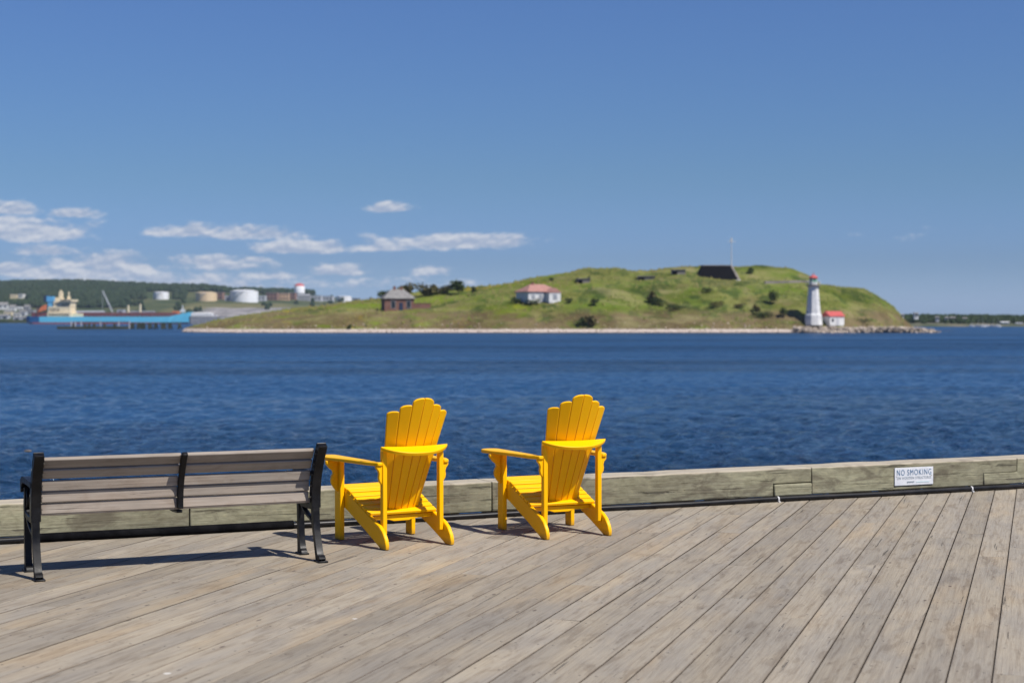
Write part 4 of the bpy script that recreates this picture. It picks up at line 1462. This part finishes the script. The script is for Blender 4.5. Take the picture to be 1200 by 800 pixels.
m.build('deck_pipes', MT['maroon'], g)
for px, top in ((148.5, 357.5), (162.5, 356.0)):
    m = MB(); xx, zt_ = P(px, top); m.tube([(xx, -5, zd - .2), (xx, -5, zt_)], [1.0, .8], 8); m.build('deck_crane', MT['cream'], g)
m = MB(); sbox(m, 83, 367, 96, 371.2, -8, 8); m.build('pump_room', MT['cream'], g)
m = MB(); xx, zt_ = P(211, 357.5); m.tube([(xx, 0, zd), (xx, 0, zt_)], [.8, .4], 8); sbox(m, 208.5, 362.5, 213.5, 365.5, -1.5, 1.5); m.build('foremast', MT['white'], g)
m = MB(); sbox(m, 200, 364.5, 207.5, 367.5, -4, 4); m.build('windlass_house', MT['orange'], g)

# moored grey barge with a white cabin beyond the tanker's bow
SB = 1330.0
g = thing('grey_barge', 'grey barge with a long white cabin lying beyond the tanker bow', 'barge', ((240 - 600) / FPX * SB, SB + 6, WATER))
S2 = SB / FPX
m = MB(); hull(m, [(-19 * S2, 5, 4.4, 9.2 * S2, -1), (-17 * S2, 6, 5.6, 9 * S2, -1), (18 * S2, 6, 5.6, 8.2 * S2, -1), (27 * S2, 3, 1.6, 7.2 * S2, -1)]); m.build('hull', MT['grey'], g)
m = MB(); m.box((-4.5 * S2, 0, 11.0 * S2), (25 * S2, 8, 4 * S2)); m.box((-5 * S2, 0, 13.2 * S2), (21 * S2, 7.4, .9 * S2)); m.build('cabin', MT['white'], g, bevel=.6)
m = MB(); m.box((6 * S2, 0, 9.7 * S2), (14 * S2, 6, 1.4 * S2)); m.build('deckhouse', MT['lightgrey'], g)

# jetty in front of the ship
JY = 640.0
SJ = JY / FPX
g = thing('jetty', 'long low dark timber jetty with pale posts in front of the tanker', 'jetty', ((142 - 600) * SJ, JY, WATER))
m = MB(); m.box(((109 - 142) * SJ, 0, .62), (82 * SJ, 3.2, 1.15)); m.build('float', MT['jetty'], g)
m = MB(); m.box(((180 - 142) * SJ, 4, 2.35), (56 * SJ, 2.2, .3)); m.build('walkway', MT['jetty'], g)
m = MB(); m.box(((118 - 142) * SJ, 1.0, 2.9), (66 * SJ, .7, .25)); m.build('beam', MT['jetty'], g)
for px in (84, 88.5, 95.5, 118, 139.5, 152):
    m = MB(); m.tube([((px - 142) * SJ, -.6, .4), ((px - 142) * SJ, -.6, 3.3)], .24, 8); m.build('post', MT['lightgrey'], g)
for px in (86, 99, 104, 110, 122, 134):
    m = MB(); m.box(((px - 142) * SJ, .6, 1.7), (.9, .8, 1.2)); m.build('fender', MT['jetty'], g)
for k, px in enumerate((152.5, 160, 165, 173.5, 180, 189.5, 197, 208)):
    m = MB()
    m.box(((px - 142) * SJ, 3.1, 1.25), ((1.1, .7, 1.3, .9, .6, 1.2, .8, .5)[k] * 1.6, 1.0, (1.9, 1.5, 2.2, 1.7, 1.4, 2.0, 1.6, 1.2)[k]))
    m.tube([((px - 142) * SJ, 3, -1), ((px - 142) * SJ, 3.3, 2.7)], .30, 7)
    m.tube([((px - 144.5) * SJ, 2.4, -1), ((px - 141) * SJ, 3.6, 2.6)], .22, 7)
    m.tube([((px - 139.0) * SJ, 4.6, -1), ((px - 142) * SJ, 4.4, 2.7)], .26, 7)
    m.build('pile', MT['jetty'], g)

# ------------------------------------------------------------------ low shore houses and marina
LOWH = [(1057, 372.5, 4, 3.6, 'white', 'white house nearest the island tip on the wooded shore'), (1074, 372, 4.5, 4.6, 'white', 'tall white house on the skyline past the island tip'),
        (1099, 375, 3.6, 3.2, 'lightgrey', 'pale house half hidden among the shore trees'), (1110, 376.5, 3.2, 4.2, 'white', 'narrow white house midway along the wooded shore'),
        (1117, 375.5, 5, 3.2, 'stone', 'brownish house beside the narrow white one'), (1131, 376, 4, 3, 'grey', 'grey house behind the marina end of the woods')]
for i, (px, pyb, wp_, hp_, mt, lab) in enumerate(LOWH):
    y = LOW_Y0 + 12 + 3 * i
    block(px, pyb, wp_, hp_, MT[mt], lab, 'shore_house', 'house', MT['slate'], Y=y, depth=3, gab=1.2, wins=1, group='houses on the low shore')
block(1178, 382, 9, 4.4, MT['white'], 'white boat shed with a bright roof at the marina', 'boat_shed', 'shed', MT['white'], Y=LOW_Y0 + 8, depth=3, gab=1.0)
block(1195, 382.6, 7, 3.8, MT['white'], 'white hall with a red base at the end of the marina', 'boat_shed', 'shed', MT['lightgrey'], Y=LOW_Y0 + 8, depth=3, gab=.8)
block(1210, 382.6, 9, 3.4, MT['lightgrey'], 'pale grey hall beyond the last white one at the marina', 'boat_shed', 'shed', MT['grey'], Y=LOW_Y0 + 8, depth=3)
BO = [(1139, 'small white sailboat at the open end of the marina'), (1146, 'second white sailboat from the open end of the marina'), (1151.5, 'white sailboat with tall mast in the middle of the marina'),
      (1157, 'white sailboat just past the middle of the marina'), (1163, 'white sailboat two berths from the boat shed'), (1169, 'white sailboat moored beside the boat shed')]
for i, (px, lab) in enumerate(BO):
    y = LOW_Y0 - 14 - 3 * (i % 3)
    S3 = y / FPX
    g = thing('sailboat', lab, 'boat', ((px - 600) * S3, y, WATER), R(random.uniform(-20, 20)), 'sailboats in the marina')
    m = MB(); hull(m, [(-1.6, .6, .4, .75, -.2), (.4, .75, .5, .7, -.2), (1.9, .08, .04, .85, .1)]); m.build('hull', MT['white'], g)
    m = MB(); m.tube([(.2, 0, .7), (.2, 0, 3.2 + .9 * (i % 3))], [.06, .03], 6); m.build('mast', MT['steel'], g)
    m = MB(); m.box((-.3, 0, .95), (1.4, .7, .4)); m.build('cabin', MT['lightgrey'], g)

# ------------------------------------------------------------------ kerb of squared timbers, with spacer blocks
CURB_OFF, CURB_D, CURB_Z0, CURB_Z1 = .075, .29, .045, .285


def kerb(label, parts, blocks, t_ref, rng):
    """parts: (t0, t1, z0, z1) lengths of the timber; blocks: t of spacers"""
    p = edge_pt(t_ref, CURB_OFF, CURB_Z0)
    g = thing('kerb_timber', label, 'kerb', p, EANG, 'timbers of the pier kerb')
    m = MB()
    n = len(parts)
    # one continuous stepped outline (half-lapped ends), slightly wavy top arris
    H = CURB_Z1 - CURB_Z0
    a, b_, kind0, kind1 = parts
    out = []
    lap = .40
    step_z = H * .46
    bot = [(a, 0), (b_, 0)]
    if kind0 == 'lower': bl = [(a, 0), (a, step_z), (a + lap, step_z), (a + lap, H)]      # lower tongue reaches out
    elif kind0 == 'upper': bl = [(a + lap, 0), (a + lap, step_z), (a, step_z), (a, H)]
    else: bl = [(a, 0), (a, H)]
    if kind1 == 'lower': br = [(b_ - lap, H), (b_ - lap, step_z), (b_, step_z), (b_, 0)]
    elif kind1 == 'upper': br = [(b_, H), (b_, step_z), (b_ - lap, step_z), (b_ - lap, 0)]
    else: br = [(b_, H), (b_, 0)]
    ta, tb = bl[-1][0], br[0][0]
    k = max(2, int((tb - ta) / .22))
    top = [(ta + (tb - ta) * j / k, H + rng.uniform(-.004, .003)) for j in range(1, k)]
    poly = bl + top + br
    poly = [(q[0] - t_ref, q[1]) for q in poly]
    m.plate(poly, 'y', 0, CURB_D)
    m.build('beam', MT['curb'], g, bevel=.010, seg=3)
    for t in blocks:
        m = MB(); m.box((t - t_ref, CURB_D / 2 + .02, -.048), (.30, CURB_D - .05, .094)); m.build('spacer_block', MT['sub'], g)
    for t in (a + .9, (a + b_) / 2 + .2, b_ - .8):
        pass
    return g


rng = random.Random(2)
T = lambda px: t_of_px(px, CURB_OFF)
kerb('weathered kerb timber behind the outer half of the bench', (T(222) - 4.6, T(222) - .006, 'flat', 'flat'), (T(222) - 3.8, T(222) - 2.2, T(222) - .7), T(222) - 2.3, rng)
kerb('weathered kerb timber running from the bench to behind the second chair', (T(222), T(577) - .006, 'flat', 'flat'), (T(222) + .4, T(380), T(520)), T(400), rng)
kerb('long streaked kerb timber between the lone yellow chair and the pale insert block', (T(577), T(952) - .006, 'flat', 'upper'), (T(600), T(700), T(800), T(863)), T(760), rng)
p_ = edge_pt(T(913), CURB_OFF, CURB_Z0)
H = CURB_Z1 - CURB_Z0
lap = .40
TL0 = T(952) - .006 - lap + .006
# the pale insert block fills the cut-away
g = thing('kerb_insert_block', 'short pale green block let into the lower half of the kerb', 'block', edge_pt(TL0 + lap / 2, CURB_OFF - .006, CURB_Z0), EANG)
m = MB(); m.box((0, CURB_D / 2, H * .46 / 2 - .004), (lap - .006, CURB_D, H * .46 - .006)); m.build('block', MT['curb'], g, bevel=.01)
m = MB(); m.box((0, CURB_D / 2 + .02, -.048), (.28, CURB_D - .06, .085)); m.build('spacer_block', MT['sub'], g)
kerb('kerb timber carrying the no smoking sign', (T(952), T(1193) - .006, 'flat', 'upper'), (T(1010), T(1068), T(1120)), T(1070), rng)
kerb('last kerb timber past the sign, its lower tongue under the neighbour', (T(1193) - lap, T(1193) + 4.5, 'lower', 'flat'), (T(1193) - .2, T(1193) + 1.2, T(1193) + 3), T(1193) + 1.5, rng)

# black pipe lying along the kerb
g = thing('pipe', 'glossy black pipe lying on the planks along the foot of the kerb', 'pipe', edge_pt(4, .024, 0), EANG)
m = MB()
pts = []
for k in range(61):
    t = -9 + 18 * k / 60
    pts.append((t, .010 * math.sin(t * 1.1) + .005 * math.sin(t * 2.7), .0255 + .002 * math.sin(t * 3.1)))
m.tube(pts, .0235, 12); m.build('tube', MT['pipe'], g, smooth=True)
m = MB()
m.tube([(t_, .010 * math.sin(t_ * 1.1) + .005 * math.sin(t_ * 2.7), .033) for t_ in np.linspace(t_of_px(42) - 4, t_of_px(344) - 4, 24)], .033, 12); m.build('thick_length', MT['matt_black'], g, smooth=True)  # thicker, matt black length of the tube behind the bench
for px in (914, 1140):
    t = t_of_px(px) - 4
    c = (.010 * math.sin(t * 1.1) + .005 * math.sin(t * 2.7))
    m = MB(); m.tube([(t - .007, c, .0255), (t + .007, c, .0255)], .0255, 12); m.box((t, c - .028, .005), (.018, .016, .010)); m.build('clamp', MT['clamp'], g)

# no smoking sign
ts = t_of_px(1071, CURB_OFF)
g = thing('no_smoking_sign', 'white NO SMOKING sign with blue lettering screwed to the kerb', 'sign', edge_pt(ts, CURB_OFF, .1645), EANG)
SWID, SHGT = .435, .162
m = MB(); m.box((0, -.006, 0), (SWID, .008, SHGT)); m.build('board', MT['signwhite'], g, bevel=.002)


def text(body, name, x, z, h, wid, mat, parent, bold=0.0, spacing=1.0):
    cu = bpy.data.curves.new(name, 'FONT')
    cu.body = body
    cu.align_x = 'CENTER'; cu.align_y = 'CENTER'
    cu.size = 1.0; cu.offset = bold; cu.extrude = .01; cu.space_character = spacing
    t = bpy.data.objects.new(name + '_tmp', cu)
    COL.objects.link(t)
    bpy.context.view_layer.update()
    me = bpy.data.meshes.new_from_object(t.evaluated_get(bpy.context.evaluated_depsgraph_get()))
    bpy.data.objects.remove(t); bpy.data.curves.remove(cu)
    co = np.array([v.co[:] for v in me.vertices])
    lo, hi = co.min(0), co.max(0)
    for v in me.vertices:
        v.co = ((v.co.x - (lo[0] + hi[0]) / 2) / (hi[0] - lo[0]) * wid, -.0112 - v.co.z * .06, (v.co.y - (lo[1] + hi[1]) / 2) / (hi[1] - lo[1]) * h)
    me.materials.clear(); me.materials.append(mat)
    o = bpy.data.objects.new(name, me)
    COL.objects.link(o)
    o.parent = parent; o.location = (x, 0, z)
    return o


text('NO SMOKING', 'lettering', 0, .036, .052, .390, MT['signblue'], g, 0, 1.22)
text('ON WOODEN STRUCTURES', 'lettering', 0, -.014, .024, .385, MT['signgrey'], g, 0, 1.15)
m = MB()
for k in range(6): m.box((-.075 + k * .014, -.0115, -.052 + .002 * (k % 2)), (.010, .002, .014 - .003 * (k % 2)))
m.build('small_print', MT['signgrey'], g)
m = MB(); m.box((.10, -.0115, -.054), (.15, .002, .006)); m.build('underline', MT['signteal'], g)
for sx in (-1, 1):
    m = MB(); m.lathe([(.006, 0), (.006, .003), (.003, .005)], n=10)
    m.v = [(sx * .197 + a, -.010 - c, b_ + .004) for a, b_, c in m.v]
    m.build('screw', MT['clamp'], g)


# ------------------------------------------------------------------ bench
def build_bench():
    g = thing('park_bench', 'slatted grey wood bench with black iron frame facing the water', 'bench', (-2.09, 10.32, 0), R(25))
    HL = .905
    back = smooth_path([(.098, .345, .050), (.104, .40, .060), (.101, .46, .060), (.078, .56, .058), (.016, .685, .056), (-.040, .762, .054), (-.045, .770, .040)], 4)
    rearleg = smooth_path([(-.020, .0, .090), (-.012, .012, .080), (.010, .035, .050), (.050, .13, .040), (.086, .23, .044), (.099, .33, .052), (.104, .395, .056)], 5)
    frontleg = smooth_path([(.385, 0, .115), (.387, .012, .105), (.395, .04, .070), (.410, .12, .048), (.418, .22, .040), (.425, .36, .044), (.430, .42, .05), (.420, .48, .04), (.425, .53, .045)], 4)
    arm = smooth_path([(.065, .572, .030), (.12, .577, .034), (.26, .582, .036), (.40, .582, .040), (.462, .566, .050), (.485, .532, .050), (.470, .508, .040)], 4)
    brace = smooth_path([(.405, .385, .030), (.34, .320, .026), (.25, .285, .024), (.16, .262, .026), (.085, .205, .032)], 4)
    seatrail = smooth_path([(.10, .357, .045), (.20, .348, .040), (.34, .352, .040), (.42, .366, .045)], 4)
    scroll = smooth_path([(.42, .515, .03), (.37, .475, .022), (.38, .430, .022), (.415, .405, .03)], 4)
    for s in (-1, 1):
        c = s * HL
        m = MB(); m.plate(strip(back), 'x', c - .030, c + .030); ef = m.build('end_frame', MT['iron'], g, bevel=.008)
        m = MB(); m.plate(strip(rearleg), 'x', c - .0225, c + .0225); m.build('rear_leg', MT['iron'], ef, bevel=.008)
        m = MB(); m.plate(strip(frontleg), 'x', c - .021, c + .021); m.build('front_leg', MT['iron'], ef, bevel=.008)
        m = MB(); m.plate(strip(arm), 'x', c - .034, c + .034); m.build('armrest', MT['iron'], ef, bevel=.010)
        m = MB(); m.plate(strip(brace), 'x', c - .0165, c + .0165); m.build('brace', MT['iron'], ef, bevel=.006)
        m = MB(); m.plate(strip(seatrail), 'x', c - .018, c + .018); m.plate(strip(scroll), 'x', c - .014, c + .014); m.build('seat_rail', MT['iron'], ef, bevel=.006)
        for (py_, pz_, _w) in (rearleg[0], frontleg[0]):
            m = MB(); m.box((c, py_, .006), (.066, .115, .012)); m.build('foot_plate', MT['iron'], ef, bevel=.004)
        # bolt heads beside each slat
        for zz in (.42, .495, .57, .643, .715):
            yy = np.interp(zz, [p[1] for p in back], [p[0] for p in back])
            m = MB(); m.box((c - s * .0345, yy - .014, zz), (.010, .012, .012)); m.build('bolt', MT['sub'], ef)
    # backrest slats lie just ahead of the post line
    zc = [.420, .4945, .569, .643, .7165]
    m = MB()
    tl = [0, 0, 0, 14, 20]
    for k, z in enumerate(zc):
        yy = float(np.interp(z, [p[1] for p in back], [p[0] for p in back])) + .032
        lean = R((-4, 0, 8, 34, 37)[k])
        mt_ = Matrix.Rotation(lean, 3, 'X')
        hh = (.0695, .0695, .066, .069, .071)[k]
        gapk = (.001, -.001, -.003, .003, -.001)[k]
        for (xa, xb) in ((-.868, -.016), (.016, .868)):
            m.box(((xa + xb) / 2, yy, z + gapk), (xb - xa, .030, hh), mt_)
    m.build('backrest', MT['benchwood'], g, bevel=.006)
    m = MB()
    for k in range(6):
        yy = .150 + .055 * k
        zz = .388 + .010 * ((k - 2) / 3) ** 2
        m.box((0, yy, zz), (1.765, .052, .030))
    m.build('seat', MT['benchwood'], g, bevel=.006)
    # centre strap: behind the backrest and under the seat
    m = MB()
    cs = [(p[0] + .004, p[1], .030) for p in back if .375 < p[1] < .752]
    m.plate(strip(cs), 'x', -.019, .019)
    m.plate(strip([(.12, .365, .02), (.25, .357, .02), (.43, .366, .02)]), 'x', -.019, .019)
    m.build('centre_support', MT['iron'], g, bevel=.005)
    return g


build_bench()


# ------------------------------------------------------------------ yellow garden chairs
def round_top(w0, w1, L, shape, n=9):
    """slat outline: (across, along); bottom width w0, top width w1; shape full / leftquarter / rightquarter"""
    out = [(-w0 / 2, 0), (w0 / 2, 0)]
    h = w1 / 2
    if shape == 'full':
        for k in range(n):
            a = math.pi * k / (n - 1)
            out.append((h * math.cos(a), L - h * .75 + h * .75 * math.sin(a)))
    elif shape == 'right':       # high on its left edge, rounding down to the right
        for k in range(n):
            a = math.pi / 2 * k / (n - 1)
            out.append((-h + 2 * h * math.cos(a), L - h * 1.0 + h * 1.0 * math.sin(a)))
    else:
        for k in range(n):
            a = math.pi / 2 + math.pi / 2 * k / (n - 1)
            out.append((h + 2 * h * math.cos(a), L - h * 1.0 + h * 1.0 * math.sin(a)))
    return out


def build_chair(label, loc, rz):
    Y_ = MT['yellow']
    g = thing('garden_chair', label, 'chair', loc, rz, 'yellow garden chairs on the boardwalk')
    # side rails: from the front legs down to the rounded rear feet
    rail = [(.745, .255), (.745, .355), (.735, .372), (.60, .345), (.45, .285), (.30, .225), (.18, .182), (.11, .160), (.055, .125), (.015, .075), (0, .030), (.004, .0), (.085, 0), (.13, .022), (.30, .095), (.48, .165), (.62, .22)]
    for s in (-1, 1):
        m = MB(); m.plate(rail, 'x', s * .258 - .015, s * .258 + .015); m.build('side_rail', Y_, g, bevel=.006)
        # front leg: outside the rail
        x0 = s * .2912
        m = MB(); m.box((x0, .70, .2875), (.035, .095, .575)); m.build('front_leg', Y_, g, bevel=.006)
        # rear post: inside the rail, up to the yoke
        m = MB(); m.box((s * .2250, .125, .3905), (.035, .045, .585)); m.build('rear_post', Y_, g, bevel=.006)
        # arm: narrow behind, broad rounded paddle in front
        arm = [(.208, .10), (.262, .10), (.300, .20), (.318, .42), (.345, .58), (.372, .70)]
        arm += [(.30 + .080 * math.cos(a), .835 + .075 * math.sin(a)) for a in np.linspace(0, math.pi, 11)]
        arm += [(.222, .60), (.224, .30)]
        # leave a notch-free inner edge outside the post
        arm = [(.2245 if a < .2245 else a, b_) for a, b_ in arm]
        m = MB(); m.plate([(s * (a + .0195), b_) for a, b_ in arm], 'z', .576, .602); m.build('armrest', Y_, g, bevel=.006)
        # scalloped bracket under the arm, outside the front leg
        br = [(.2935, .575), (.388, .575), (.385, .552), (.360, .522), (.334, .502), (.328, .484), (.340, .462), (.346, .436), (.340, .404), (.320, .374), (.2935, .345)]
        m = MB(); m.plate([(s * (a + .0160), b_) for a, b_ in br], 'y', .685, .715); m.build('arm_bracket', Y_, g, bevel=.005)
        br = [(.2225, .575), (.268, .575), (.266, .560), (.250, .540), (.243, .520), (.247, .495), (.243, .470), (.2225, .440)]
        m = MB(); m.plate([(s * (a + .0208), b_) for a, b_ in br], 'y', .112, .140); m.build('arm_bracket', Y_, g, bevel=.005)
    # seat slats across the rails
    top = [(p[0], p[1]) for p in rail[2:9]][::-1]
    ty, tz = [p[0] for p in top], [p[1] for p in top]
    m = MB()
    for k in range(8):
        yy = .285 + .062 * k
        zz = float(np.interp(yy, ty, tz)) + .011
        sl = math.atan2(float(np.interp(yy + .03, ty, tz) - np.interp(yy - .03, ty, tz)), .06)
        m.box((0, yy, zz), (.540, .055, .021), Matrix.Rotation(sl, 3, 'X'))
    m.build('seat', Y_, g, bevel=.004)
    m = MB(); m.box((0, .757, .325), (.540, .020, .09)); m.build('front_apron', Y_, g, bevel=.004)
    # back: six tapered slats fanned and wrapped round a gentle curve
    bz, by = .175, .345
    lean = R(24.5)
    d = Vector((0, -math.sin(lean), math.cos(lean)))
    nrm = Vector((0, -math.cos(lean), -math.sin(lean)))       # to the rear
    ztop = [.948, 1.002, 1.055, 1.055, 1.002, .948]
    shapes = ['left', 'left', 'left', 'right', 'right', 'right']
    m = MB()
    wb, wt = .042, .081
    for k in range(6):
        xb, xt = (k - 2.5) * (wb + .0045), (k - 2.5) * (wt + .0045)
        L = (ztop[k] - bz) / math.cos(lean)
        Lf = (1.055 - bz) / math.cos(lean)
        w_end = wb + (wt - wb) * L / Lf
        poly = round_top(wb, w_end, L, shapes[k])
        xm = (xb + xt) / 2

        def pos(p, off):
            f = p[1] / Lf
            xx = xb + (xt - xb) * f + p[0]
            xc = xb + (xt - xb) * f
            cur = 1.15 * xc * xc + 2.3 * xc * (xx - xc)            # the slat's own plane, tangent to the curve
            q = Vector((xx, by, bz)) + d * p[1] - nrm * cur + nrm * off
            return tuple(q)
        m.prism(poly, lambda p: pos(p, .003), lambda p: pos(p, .019))
    m.build('backrest', Y_, g, bevel=.004)
    # yoke: crescent plate square to the back, resting on the rear posts
    ym = .705
    l0 = (ym - bz) / math.cos(lean)
    o0 = Vector((0, by, bz)) + d * l0 + nrm * .0205

    def yk(p, t):
        return tuple(o0 + Vector((p[0], 0, 0)) + nrm * p[1] + d * t)
    n = 15
    xs = [.265 - .53 * k / 20 for k in range(21)]
    rear = [(x_, -.004 + .104 * (1 - (abs(x_) / .265) ** 2.4) ** .9) for x_ in xs]
    inner = [(0, 0)] + [(x_, -.001 - .012 * (abs(x_) / .265) ** 2) for x_ in xs[::-1]] + [(0, 0)]
    m = MB(); m.prism(rear + inner[1:-1], lambda p: yk(p, -.013), lambda p: yk(p, .013)); m.build('back_rail', Y_, g, bevel=.006)
    # lower cross rail behind the slats' feet
    m = MB()
    low = [(-.2420, .178), (-.10, .172), (-.06, .160), (.06, .160), (.10, .172), (.2420, .178), (.2420, .205), (-.2420, .205)]
    m.plate(low, 'y', .285, .318); m.build('lower_rail', Y_, g, bevel=.004)
    return g


ch = build_chair('yellow garden chair next to the bench', (-.640, 11.33, .002), R(31.5))
c2 = copy_tree(ch)
c2.location = (.495, 11.84, .002)
c2.rotation_euler = (0, 0, R(26.0))
c2['label'] = 'yellow garden chair standing apart on its own, away from the bench'

# a lump of driftwood on the water
y = 48.0
m = MB(); m.lathe([(.01, -.11), (.03, -.08), (.045, 0), (.035, .06), (.015, .11)], n=9)
m.v = [(c, a * 1.1 + .01 * math.sin(9 * c), b_ * .9 + .10) for a, b_, c in m.v]
tag(m.build('driftwood', MT['pebble'], loc=((32 - 600) / FPX * y, y, WATER), smooth=True), 'small brown lump of driftwood floating off the armrest end of the bench', 'driftwood')


# ------------------------------------------------------------------ the air itself: thin even haze over the harbour
hz = bpy.data.materials.new('haze')
hz.use_nodes = True
hn = N(hz.node_tree)
hn.nodes.clear()
pv = hn.new('ShaderNodeVolumePrincipled')
pv.inputs['Color'].default_value = (.62, .78, 1.0, 1)
pv.inputs['Density'].default_value = .00005
pv.inputs['Anisotropy'].default_value = 0.0
ho = hn.new('ShaderNodeOutputMaterial')
hn.links.new(pv.outputs[0], ho.inputs['Volume'])
mb = MB()
mb.box((0, 4500, 45.5), (19400, 9800, 109))
tag(mb.build('haze', hz), 'thin bluish sea air over the whole harbour', kind='stuff')
